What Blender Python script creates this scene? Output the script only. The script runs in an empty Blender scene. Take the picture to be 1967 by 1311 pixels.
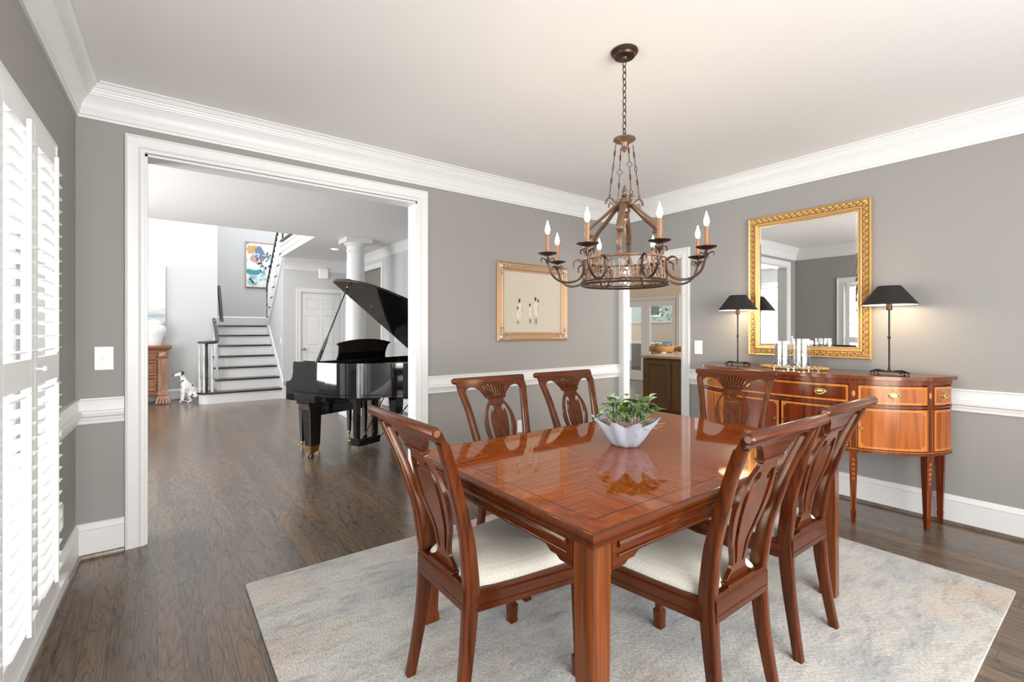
import bpy, bmesh, math, random
from mathutils import Vector, Matrix
from mathutils.geometry import tessellate_polygon
random.seed(7)
sc = bpy.context.scene
col = sc.collection
PI = math.pi
sin, cos = math.sin, math.cos

# ------------------------------------------------------------------ camera
cam_d = bpy.data.cameras.new('camera'); cam = bpy.data.objects.new('camera', cam_d); col.objects.link(cam)
cam_d.sensor_width = 36.0; cam_d.lens = 907.0 * 36.0 / 1967.0
cam_d.shift_y = -20.5 / 1967.0
cam_d.clip_start = 0.05
cam.location = (0, 0, 1.303); cam.rotation_euler = (PI / 2, 0, -math.radians(36.884))
sc.camera = cam
# ------------------------------------------------------------------ world, colour management
w = bpy.data.worlds.new('world'); sc.world = w; w.use_nodes = True
bg = w.node_tree.nodes['Background']; bg.inputs[0].default_value = (0.93, 0.965, 1.0, 1); bg.inputs[1].default_value = 1.0
sc.view_settings.view_transform = 'Standard'; sc.view_settings.look = 'None'
sc.view_settings.gamma = 1.0; sc.view_settings.use_curve_mapping = False
sc.view_settings.exposure = 1.35
sc.cycles.max_bounces = 10; sc.cycles.diffuse_bounces = 5; sc.cycles.glossy_bounces = 5
sc.cycles.transmission_bounces = 8; sc.cycles.transparent_max_bounces = 12
sc.cycles.sample_clamp_indirect = 6.0; sc.cycles.caustics_reflective = False; sc.cycles.caustics_refractive = False
sc.cycles.use_denoising = True

def area(name, loc, target, size, energy, color=(1, 1, 1), sy=None):
    d = bpy.data.lights.new(name, 'AREA'); o = bpy.data.objects.new(name, d); col.objects.link(o)
    d.shape = 'RECTANGLE'; d.size = size; d.size_y = sy or size; d.energy = energy; d.color = color
    o.location = loc; o.rotation_euler = (Vector(target) - Vector(loc)).to_track_quat('-Z', 'Y').to_euler()
    return o

# added fill behind the camera, over the stairs, in the kitchen; window daylight boosted
area('fill_back', (.95, -1.95, 1.25), (.9, 3.0, 2.5), 2.9, 80, (1, .985, .96), 1.9)  # added fill tilted up to brighten the ceiling, no window there
area('daylight_boost_living', (-2.45, 5.5, 1.4), (2.0, 6.0, 2.3), 2.6, 95, (.96, .98, 1), 2.0)  # added boost to the window daylight, set inside the shutters
area('daylight_boost_foyer', (-2.45, 9.1, 2.6), (2.0, 9.0, 1.6), 2.0, 19, (.96, .98, 1), 3.8)  # added boost to the daylight from the foyer glazing
area('fill_stairs', (1.4, 10.6, 5.3), (1.4, 10.8, 0), 2.0, 32, (.97, .98, 1), 3.0)  # added fill from above the stairwell
area('daylight_window', (-1.25, 2.05, 1.3), (0, 2.05, 1.15), 2.2, 105, (.97, .985, 1), 2.4)
area('fill_kitchen', (8.2, 1.3, 1.5), (8.4, 5.0, 1.7), 3.2, 90, (1, .87, .72), 2.2)  # added warm fill for the kitchen

# ------------------------------------------------------------------ materials
def newmat(name):
    m = bpy.data.materials.new(name); m.use_nodes = True
    return m, m.node_tree, m.node_tree.nodes['Principled BSDF']
def node(nt, t, **kw):
    n = nt.nodes.new(t)
    for k, v in kw.items():
        if k in n.inputs: n.inputs[k].default_value = v
        else: setattr(n, k, v)
    return n
def c4(c): return (c[0], c[1], c[2], 1.0)
def srgb(r, g, b):
    f = lambda v: ((v / 255 + .055) / 1.055) ** 2.4 if v > 10 else v / 255 / 12.92
    return (f(r), f(g), f(b))
def coords(nt, scale=(1, 1, 1), rot=(0, 0, 0), loc=(0, 0, 0)):
    tc = node(nt, 'ShaderNodeTexCoord'); mp = node(nt, 'ShaderNodeMapping')
    mp.inputs['Scale'].default_value = scale; mp.inputs['Rotation'].default_value = rot; mp.inputs['Location'].default_value = loc
    nt.links.new(tc.outputs['Object'], mp.inputs['Vector'])
    return mp.outputs['Vector']
def ramp(nt, fac, stops):
    r = node(nt, 'ShaderNodeValToRGB'); e = r.color_ramp.elements
    while len(e) < len(stops): e.new(0.5)
    for i, (p, c) in enumerate(stops): e[i].position = p; e[i].color = c4(c)
    nt.links.new(fac, r.inputs['Fac']); return r.outputs['Color']
def bump(nt, b, h, strength=.2, dist=.005):
    n = node(nt, 'ShaderNodeBump'); n.inputs['Strength'].default_value = strength; n.inputs['Distance'].default_value = dist
    nt.links.new(h, n.inputs['Height']); nt.links.new(n.outputs['Normal'], b.inputs['Normal']); return n
def mat(name, c, rough=.5, metal=0, coat=0, spec=None, noise=None, nstr=.15, emit=None, estr=0, trans=0, ior=1.45):
    m, nt, b = newmat(name)
    b.inputs['Base Color'].default_value = c4(c); b.inputs['Roughness'].default_value = rough; b.inputs['Metallic'].default_value = metal
    b.inputs['Coat Weight'].default_value = coat; b.inputs['Coat Roughness'].default_value = .04
    b.inputs['Transmission Weight'].default_value = trans; b.inputs['IOR'].default_value = ior
    if spec is not None: b.inputs['Specular IOR Level'].default_value = spec
    if emit: b.inputs['Emission Color'].default_value = c4(emit); b.inputs['Emission Strength'].default_value = estr
    n = node(nt, 'ShaderNodeTexNoise'); n.inputs['Scale'].default_value = noise or 30; n.inputs['Detail'].default_value = 4
    nt.links.new(coords(nt), n.inputs['Vector'])
    if noise: bump(nt, b, n.outputs['Fac'], nstr, .004)
    elif not emit:
        k = .97; nt.links.new(ramp(nt, n.outputs['Fac'], [(.3, tuple(x * k for x in c)), (.7, c)]), b.inputs['Base Color'])
    return m
def wood(name, dark, light, grain='x', rough=.22, coat=.6, scale=1.0, figure=1.0, rot=(0, 0, 0)):
    m, nt, b = newmat(name)
    s = {'x': (1.2, 26, 26), 'y': (26, 1.2, 26), 'z': (26, 26, 1.2)}[grain]
    v = coords(nt, tuple(q * scale for q in s), rot)
    n = node(nt, 'ShaderNodeTexNoise'); n.inputs['Scale'].default_value = 1.6; n.inputs['Detail'].default_value = 8; n.inputs['Distortion'].default_value = .8 * figure
    nt.links.new(v, n.inputs['Vector'])
    n2 = node(nt, 'ShaderNodeTexNoise'); n2.inputs['Scale'].default_value = 3.0; nt.links.new(coords(nt), n2.inputs['Vector'])
    mid = tuple((a + q) / 2 for a, q in zip(dark, light))
    cc = ramp(nt, n.outputs['Fac'], [(.24, dark), (.5, mid), (.78, light)])
    mx = node(nt, 'ShaderNodeMixRGB', blend_type='MULTIPLY'); mx.inputs['Fac'].default_value = .5
    nt.links.new(cc, mx.inputs['Color1'])
    nt.links.new(ramp(nt, n2.outputs['Fac'], [(.3, (.72, .68, .66)), (.7, (1, 1, 1))]), mx.inputs['Color2'])
    nt.links.new(mx.outputs['Color'], b.inputs['Base Color'])
    b.inputs['Roughness'].default_value = rough; b.inputs['Specular IOR Level'].default_value = .30 + coat * .25; b.inputs['Specular Tint'].default_value = (1, .84, .68, 1)
    bump(nt, b, n.outputs['Fac'], .05, .002)
    return m
M = {}
M['wall'] = mat('warm_grey_paint', (.290, .278, .265), .7, noise=220, nstr=.05)
M['ceil'] = mat('white_ceiling_paint', (.78, .77, .76), .8, noise=160, nstr=.04)
M['trim'] = mat('white_trim_paint', (.71, .71, .705), .35)
M['wall2'] = mat('pale_grey_paint', (.54, .54, .535), .7, noise=200, nstr=.04)
M['wall3'] = mat('beige_paint', (.70, .60, .48), .7, noise=200, nstr=.04)
M['chair'] = wood('mahogany', srgb(46, 18, 7), srgb(102, 46, 16), 'z', .18, .7)
M['chairx'] = wood('mahogany_cross', srgb(46, 18, 7), srgb(102, 46, 16), 'x', .18, .7)
M['table'] = wood('mahogany_edge', srgb(46, 18, 7), srgb(102, 46, 16), 'x', .16, .9)
M['tabley'] = wood('mahogany_edge_y', srgb(46, 18, 7), srgb(102, 46, 16), 'y', .16, .9)
M['rail'] = wood('mahogany_rail', srgb(58, 24, 9), srgb(80, 35, 13), 'y', .18, .7)
M['tedge'] = wood('mahogany_moulding', srgb(70, 31, 11), srgb(94, 43, 15), 'x', .14, .9)
M['tleg'] = wood('mahogany_leg', srgb(56, 26, 11), srgb(126, 64, 24), 'z', .2, .8)
M['buf'] = wood('sideboard_frame', srgb(62, 22, 12), srgb(128, 58, 26), 'z', .2, .7)
M['buftop'] = wood('sideboard_top', srgb(76, 34, 18), srgb(140, 74, 36), 'y', .12, .9)
M['flame'] = wood('flame_mahogany', srgb(112, 48, 14), srgb(200, 112, 44), 'z', .16, .8, .42, 1.6, (.75, 0, 0))
M['flamedk'] = wood('dark_flame_mahogany', srgb(58, 18, 8), srgb(128, 52, 20), 'z', .16, .8, .42, 1.6, (.75, 0, 0))
M['inlay'] = wood('satinwood_inlay', srgb(166, 92, 36), srgb(214, 140, 66), 'z', .2, .7)
M['chest'] = wood('carved_walnut', srgb(88, 52, 36), srgb(172, 122, 90), 'x', .4, .2)
M['chestz'] = wood('carved_walnut_light', srgb(120, 78, 58), srgb(196, 158, 134), 'z', .45, .1)
M['black'] = mat('piano_lacquer', (.006, .006, .007), .06, 0, 1.0)
M['iron'] = mat('bronzed_iron', srgb(124, 100, 84), .36, .7, noise=90, nstr=.5)
M['irondk'] = mat('dark_bronze', srgb(74, 56, 48), .32, .75, noise=60, nstr=.2)
M['brass'] = mat('polished_brass', srgb(214, 180, 104), .18, 1.0)
M['steel'] = mat('brushed_steel', srgb(200, 200, 204), .3, 1.0)
M['gold'] = mat('gilt', srgb(214, 176, 116), .40, .6, noise=120, nstr=.35)
M['golddk'] = mat('gilt_carved', srgb(228, 190, 130), .38, .6, noise=70, nstr=.6)
M['giltdk'] = mat('gilt_painted_shade', srgb(150, 104, 52), .5, .4, noise=150, nstr=.5)  # darker gold: shade between the scrolls put into the colour
M['frame2'] = mat('champagne_frame', srgb(186, 152, 120), .4, .4, noise=90, nstr=.2)
M['silvered'] = mat('silvered_ornament', srgb(198, 182, 168), .45, .5, noise=70, nstr=.7)
M['mirror'] = mat('mirror_glass', (.93, .94, .94), .012, 1.0)
M['blacksh'] = mat('black_lampshade', (.014, .012, .012), .7)
M['whitesh'] = mat('white_lining', (.9, .85, .75), .6)
M['blackm'] = mat('black_metal', (.012, .012, .013), .35, .5)
M['plate'] = mat('white_plastic', (.86, .86, .84), .3)
M['ceramic'] = mat('white_ceramic', (.86, .86, .84), .2, 0, .5)
M['drk'] = wood('dark_stair_oak', (.018, .013, .011), (.05, .038, .032), 'x', .25, .4)
M['drky'] = wood('dark_rail_oak', (.03, .027, .026), (.085, .078, .074), 'y', .3, .3)
M['brn'] = mat('brown_cabinet_paint', srgb(118, 88, 58), .45)
M['granite'] = mat('granite', srgb(206, 176, 138), .15)
M['candle'] = mat('white_wax', (.9, .88, .84), .5)
M['soil'] = mat('grey_moss', srgb(168, 150, 134), .9, noise=80, nstr=.8)
M['silver'] = mat('brushed_aluminium', srgb(192, 206, 222), .28, .15, noise=140, nstr=.12)
M['cream'] = mat('cream_print', srgb(188, 179, 163), .6)
M['figdk'] = mat('print_dark_sepia', srgb(64, 44, 36), .7)
M['figlt'] = mat('print_pale_sepia', srgb(206, 199, 186), .7)
M['bulb'] = mat('lit_bulb', (1, .8, .5), .3, emit=(1, .80, .50), estr=28)
M['led'] = mat('lit_downlight', (1, 1, 1), .3, emit=(1, .95, .88), estr=6)
M['sleeve'] = mat('aged_candle_sleeve', srgb(136, 100, 74), .5, .3)
M['stone'] = mat('exterior_brick', srgb(178, 160, 144), .85, noise=12, nstr=.8)
M['ext'] = mat('exterior_siding', srgb(150, 164, 160), .7)
M['patio'] = mat('patio_paving', srgb(190, 184, 174), .9)
M['bluecush'] = mat('blue_outdoor_cushion', srgb(70, 92, 118), .8)
M['stool'] = wood('stool_oak', srgb(170, 118, 70), srgb(222, 172, 116), 'x', .5, .1)
M['dkglass'] = mat('dark_outdoor_metal', srgb(40, 46, 56), .4)

def glassy(name, tint=(1, 1, 1), gl=.06, rough=.0):
    m = bpy.data.materials.new(name); m.use_nodes = True; nt = m.node_tree; nt.nodes.clear()
    o = node(nt, 'ShaderNodeOutputMaterial'); t = node(nt, 'ShaderNodeBsdfTransparent'); g = node(nt, 'ShaderNodeBsdfGlossy')
    t.inputs[0].default_value = c4(tint); g.inputs['Roughness'].default_value = rough; g.inputs['Color'].default_value = (1, 1, 1, 1)
    lw = node(nt, 'ShaderNodeLayerWeight'); lw.inputs['Blend'].default_value = .35
    mp = node(nt, 'ShaderNodeMath', operation='MULTIPLY_ADD'); mp.inputs[1].default_value = .7; mp.inputs[2].default_value = gl
    mx = node(nt, 'ShaderNodeMixShader')
    nt.links.new(lw.outputs['Fresnel'], mp.inputs[0]); nt.links.new(mp.outputs[0], mx.inputs[0])
    nt.links.new(t.outputs[0], mx.inputs[1]); nt.links.new(g.outputs[0], mx.inputs[2]); nt.links.new(mx.outputs[0], o.inputs[0])
    return m
M['pane'] = glassy('window_glass', (.97, .985, .98), .03)
M['glass'] = glassy('clear_glass', (.93, .95, .95), .08)
M['water'] = glassy('water', (.86, .88, .88), .05)

def floor_mat():
    m, nt, b = newmat('dark_oak_strips')
    L = nt.links.new
    tc = node(nt, 'ShaderNodeTexCoord'); sep = node(nt, 'ShaderNodeSeparateXYZ'); L(tc.outputs['Object'], sep.inputs[0])
    def mth(op, a, bb=None, c=None):
        n = node(nt, 'ShaderNodeMath', operation=op)
        for i, v in enumerate((a, bb, c)):
            if v is None: continue
            if isinstance(v, (int, float)): n.inputs[i].default_value = v
            else: L(v, n.inputs[i])
        return n.outputs[0]
    PW = .083
    u = mth('DIVIDE', sep.outputs['X'], PW); row = mth('FLOOR', u)
    wn = node(nt, 'ShaderNodeTexWhiteNoise', noise_dimensions='1D'); L(row, wn.inputs['W'])
    y2 = mth('MULTIPLY_ADD', wn.outputs['Value'], 7.3, mth('DIVIDE', sep.outputs['Y'], 1.15)); seg = mth('FLOOR', y2)
    cmb = node(nt, 'ShaderNodeCombineXYZ'); L(row, cmb.inputs[0]); L(seg, cmb.inputs[1])
    wn2 = node(nt, 'ShaderNodeTexWhiteNoise', noise_dimensions='3D'); L(cmb.outputs[0], wn2.inputs['Vector'])
    # grain coordinates, shifted board by board
    gx = mth('MULTIPLY_ADD', wn2.outputs['Value'], 40.0, mth('MULTIPLY', sep.outputs['X'], 1.0))
    gv = node(nt, 'ShaderNodeCombineXYZ'); L(mth('MULTIPLY', gx, 11.0), gv.inputs[0]); L(mth('MULTIPLY', sep.outputs['Y'], 1.3), gv.inputs[1]); L(wn2.outputs['Value'], gv.inputs[2])
    n1 = node(nt, 'ShaderNodeTexNoise'); n1.inputs['Scale'].default_value = 1.0; n1.inputs['Detail'].default_value = 2; n1.inputs['Distortion'].default_value = .4; L(gv.outputs[0], n1.inputs['Vector'])
    rings = mth('FRACT', mth('MULTIPLY', n1.outputs['Fac'], 13.0))
    gv2 = node(nt, 'ShaderNodeCombineXYZ'); L(mth('MULTIPLY', gx, 170.0), gv2.inputs[0]); L(mth('MULTIPLY', sep.outputs['Y'], 7.0), gv2.inputs[1])
    n2 = node(nt, 'ShaderNodeTexNoise'); n2.inputs['Scale'].default_value = 1.0; n2.inputs['Detail'].default_value = 5; L(gv2.outputs[0], n2.inputs['Vector'])
    base = ramp(nt, wn2.outputs['Value'], [(0, srgb(102, 90, 80)), (.5, srgb(113, 98, 86)), (.85, srgb(121, 102, 86)), (1, srgb(126, 104, 84))])
    g = ramp(nt, rings, [(0, (.42, .40, .39)), (.16, (.80, .79, .78)), (.7, (1.04, 1.03, 1.0)), (1, (.92, .92, .92))])
    g2 = ramp(nt, n2.outputs['Fac'], [(.35, (.66, .65, .64)), (.62, (1.08, 1.07, 1.05))])
    m1 = node(nt, 'ShaderNodeMixRGB', blend_type='MULTIPLY'); m1.inputs[0].default_value = .9; L(base, m1.inputs[1]); L(g, m1.inputs[2])
    m2 = node(nt, 'ShaderNodeMixRGB', blend_type='MULTIPLY'); m2.inputs[0].default_value = .85; L(m1.outputs[0], m2.inputs[1]); L(g2, m2.inputs[2])
    fx = mth('FRACT', u); ex = mth('MINIMUM', fx, mth('SUBTRACT', 1.0, fx)); fy = mth('FRACT', y2); ey = mth('MINIMUM', fy, mth('SUBTRACT', 1.0, fy))
    gap = mth('MINIMUM', mth('MULTIPLY', mth('LESS_THAN', ex, .012), 1.0), 1.0); gap2 = mth('LESS_THAN', ey, .001); gg = mth('MAXIMUM', gap, gap2)
    m3 = node(nt, 'ShaderNodeMixRGB'); L(mth('MULTIPLY', gg, .65), m3.inputs[0]); L(m2.outputs[0], m3.inputs[1]); m3.inputs[2].default_value = (.008, .006, .005, 1)
    L(m3.outputs[0], b.inputs['Base Color'])
    b.inputs['Roughness'].default_value = .24
    b.inputs['Specular IOR Level'].default_value = .65
    hh = mth('SUBTRACT', mth('MULTIPLY', n2.outputs['Fac'], .4), gg); bump(nt, b, hh, .06, .001)
    return m
M['floor'] = floor_mat()

def rug_mat():
    m, nt, b = newmat('mottled_rug'); L = nt.links.new
    v = coords(nt)
    n = node(nt, 'ShaderNodeTexNoise'); n.inputs['Scale'].default_value = 2.2; n.inputs['Detail'].default_value = 7; n.inputs['Roughness'].default_value = .65; L(v, n.inputs['Vector'])
    n2 = node(nt, 'ShaderNodeTexNoise'); n2.inputs['Scale'].default_value = 1.3; n2.inputs['Detail'].default_value = 5; L(coords(nt, loc=(7, 3, 1)), n2.inputs['Vector'])
    n3 = node(nt, 'ShaderNodeTexNoise'); n3.inputs['Scale'].default_value = 160; n3.inputs['Detail'].default_value = 3; L(coords(nt, (1, .4, 1), rot=(0, 0, .6)), n3.inputs['Vector'])
    n4 = node(nt, 'ShaderNodeTexNoise'); n4.inputs['Scale'].default_value = 9; n4.inputs['Detail'].default_value = 8; n4.inputs['Roughness'].default_value = .8; L(coords(nt, (.5, 1.6, 1), rot=(0, 0, .5), loc=(2, 9, 4)), n4.inputs['Vector'])
    base = ramp(nt, n.outputs['Fac'], [(.3, srgb(166, 168, 172)), (.5, srgb(196, 194, 188)), (.7, srgb(206, 203, 196))])
    rust = node(nt, 'ShaderNodeMixRGB'); L(ramp(nt, n2.outputs['Fac'], [(.55, (0, 0, 0)), (.66, (.5, .5, .5))]), rust.inputs[0]); L(base, rust.inputs[1]); rust.inputs[2].default_value = c4(srgb(196, 158, 128))
    blue = node(nt, 'ShaderNodeMixRGB'); L(ramp(nt, n2.outputs['Fac'], [(.34, (.5, .5, .5)), (.45, (0, 0, 0))]), blue.inputs[0]); L(rust.outputs[0], blue.inputs[1]); blue.inputs[2].default_value = c4(srgb(142, 152, 166))
    m2 = node(nt, 'ShaderNodeMixRGB', blend_type='MULTIPLY'); m2.inputs[0].default_value = .75; L(blue.outputs[0], m2.inputs[1]); L(ramp(nt, n4.outputs['Fac'], [(.34, (.50, .50, .53)), (.52, (1, 1, 1))]), m2.inputs[2])
    m3 = node(nt, 'ShaderNodeMixRGB', blend_type='MULTIPLY'); m3.inputs[0].default_value = .8; L(m2.outputs[0], m3.inputs[1]); L(ramp(nt, n3.outputs['Fac'], [(.35, (.66, .66, .66)), (.6, (1.05, 1.05, 1.05))]), m3.inputs[2])
    L(m3.outputs[0], b.inputs['Base Color']); b.inputs['Roughness'].default_value = .95; b.inputs['Specular IOR Level'].default_value = .1
    b.inputs['Sheen Weight'].default_value = .15
    bump(nt, b, n3.outputs['Fac'], .8, .006)
    return m
M['rug'] = rug_mat()
def fabric_mat():
    m, nt, b = newmat('woven_ivory_fabric'); L = nt.links.new
    v = coords(nt, (1, 1, 1), rot=(0, 0, PI / 4))
    ch = node(nt, 'ShaderNodeTexVoronoi', distance='CHEBYCHEV'); ch.inputs['Scale'].default_value = 46; ch.inputs['Randomness'].default_value = 0; L(v, ch.inputs['Vector'])
    n = node(nt, 'ShaderNodeTexNoise'); n.inputs['Scale'].default_value = 260; L(coords(nt), n.inputs['Vector'])
    c = ramp(nt, ch.outputs['Distance'], [(.12, srgb(208, 204, 195)), (.22, srgb(192, 187, 176)), (.42, srgb(193, 188, 177)), (.5, srgb(203, 199, 190))])
    L(c, b.inputs['Base Color']); b.inputs['Roughness'].default_value = .85; b.inputs['Specular IOR Level'].default_value = .15
    bump(nt, b, n.outputs['Fac'], .3, .001)
    return m
M['fabric'] = fabric_mat()
def veneer_mat():
    # four mitred triangles of veneer inside a cross-banded border (object coordinates, table centre at the origin)
    m, nt, b = newmat('table_veneer'); L = nt.links.new
    tc = node(nt, 'ShaderNodeTexCoord'); sep = node(nt, 'ShaderNodeSeparateXYZ'); L(tc.outputs['Object'], sep.inputs[0])
    def mth(op, a, bb=None, c=None):
        n = node(nt, 'ShaderNodeMath', operation=op)
        for i, v in enumerate((a, bb, c)):
            if v is None: continue
            if isinstance(v, (int, float)): n.inputs[i].default_value = v
            else: L(v, n.inputs[i])
        return n.outputs[0]
    ax = mth('ABSOLUTE', sep.outputs['X']); ay = mth('ABSOLUTE', sep.outputs['Y'])
    fx = mth('SUBTRACT', .805, ax); fy = mth('SUBTRACT', .470, ay); e = mth('MINIMUM', fx, fy)
    inside = mth('GREATER_THAN', e, 0.0); line = mth('LESS_THAN', mth('ABSOLUTE', e), .0022)
    q = mth('SUBTRACT', mth('SUBTRACT', ax, .335), ay)      # >0: end quadrants
    endq = mth('GREATER_THAN', q, 0.0)
    def grain(sx, sy, off):
        mp = node(nt, 'ShaderNodeMapping'); mp.inputs['Scale'].default_value = (sx, sy, 1); mp.inputs['Location'].default_value = off
        L(tc.outputs['Object'], mp.inputs[0]); n = node(nt, 'ShaderNodeTexNoise'); n.inputs['Scale'].default_value = 1.5; n.inputs['Detail'].default_value = 7; n.inputs['Distortion'].default_value = .5
        L(mp.outputs[0], n.inputs['Vector']); return n.outputs['Fac']
    g1 = grain(46, 2.2, (0, 0, 0)); g2 = grain(2.2, 46, (4, 2, 0)); g3 = grain(12, 12, (1, 1, 0))
    def mixf(f, a, c_):
        n = node(nt, 'ShaderNodeMix'); n.data_type = 'FLOAT'; L(f, n.inputs[0]); L(a, n.inputs[2]); L(c_, n.inputs[3]); return n.outputs[0]
    gi = mixf(endq, g1, g2); g = mixf(inside, g3, gi)
    colr = ramp(nt, g, [(.28, srgb(112, 46, 10)), (.5, srgb(136, 62, 16)), (.74, srgb(160, 82, 26))])
    ln = node(nt, 'ShaderNodeMixRGB'); L(line, ln.inputs[0]); L(colr, ln.inputs[1]); ln.inputs[2].default_value = (.02, .008, .004, 1)
    L(ln.outputs[0], b.inputs['Base Color']); b.inputs['Roughness'].default_value = .045; b.inputs['Specular IOR Level'].default_value = .62; b.inputs['Specular Tint'].default_value = (1, .86, .70, 1)
    return m
M['veneer'] = veneer_mat()
def leaf_mat():
    m, nt, b = newmat('variegated_leaf'); L = nt.links.new
    n = node(nt, 'ShaderNodeTexNoise'); n.inputs['Scale'].default_value = 28; n.inputs['Detail'].default_value = 3; L(coords(nt), n.inputs['Vector'])
    L(ramp(nt, n.outputs['Fac'], [(.3, srgb(44, 72, 30)), (.5, srgb(92, 124, 52)), (.7, srgb(178, 202, 150))]), b.inputs['Base Color'])
    b.inputs['Roughness'].default_value = .4; return m
M['leaf'] = leaf_mat()
M['leafpale'] = mat('pale_leaf', srgb(170, 200, 168), .45)
M['shrub'] = mat('garden_foliage', srgb(70, 104, 58), .8, noise=20, nstr=.9)
def dog_mat():
    m, nt, b = newmat('spotted_glaze'); L = nt.links.new
    v = node(nt, 'ShaderNodeTexVoronoi'); v.inputs['Scale'].default_value = 13; L(coords(nt), v.inputs['Vector'])
    L(ramp(nt, v.outputs['Distance'], [(.20, (.02, .02, .02)), (.26, (.82, .80, .76))]), b.inputs['Base Color'])
    b.inputs['Roughness'].default_value = .3; return m
M['dog'] = dog_mat()
def seascape_mat():
    m, nt, b = newmat('pale_seascape'); L = nt.links.new
    tc = node(nt, 'ShaderNodeTexCoord'); sep = node(nt, 'ShaderNodeSeparateXYZ'); L(tc.outputs['Object'], sep.inputs[0])
    n = node(nt, 'ShaderNodeTexNoise'); n.inputs['Scale'].default_value = 3; n.inputs['Detail'].default_value = 6; L(coords(nt, (1, 1, 9)), n.inputs['Vector'])
    c1 = ramp(nt, n.outputs['Fac'], [(.35, srgb(150, 160, 168)), (.6, srgb(206, 206, 200))])
    mx = node(nt, 'ShaderNodeMixRGB'); g = node(nt, 'ShaderNodeMath', operation='GREATER_THAN'); g.inputs[1].default_value = 1.72; L(sep.outputs['Z'], g.inputs[0])
    L(g.outputs[0], mx.inputs[0]); L(c1, mx.inputs[1]); mx.inputs[2].default_value = c4(srgb(222, 220, 212)); L(mx.outputs[0], b.inputs['Base Color']); b.inputs['Roughness'].default_value = .7
    return m
M['sea'] = seascape_mat()
def abstract_mat():
    m, nt, b = newmat('abstract_canvas'); L = nt.links.new
    n = node(nt, 'ShaderNodeTexNoise'); n.inputs['Scale'].default_value = 3.2; n.inputs['Detail'].default_value = 3; n.inputs['Distortion'].default_value = 1.5; L(coords(nt, loc=(3, 1, 5)), n.inputs['Vector'])
    L(ramp(nt, n.outputs['Fac'], [(.3, srgb(90, 160, 176)), (.42, srgb(190, 216, 218)), (.5, srgb(232, 232, 228)), (.75, srgb(236, 236, 232))]), b.inputs['Base Color']); b.inputs['Roughness'].default_value = .6
    return m
M['abstract'] = abstract_mat()
for k, c in dict(p_ochre=(206, 160, 98), p_navy=(34, 44, 66), p_teal=(66, 150, 158), p_peri=(112, 122, 160), p_rose=(196, 158, 148), p_blk=(24, 26, 30), p_aqua=(150, 206, 208)).items():
    M[k] = mat(k[2:] + '_paint', srgb(*c), .6)

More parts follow.
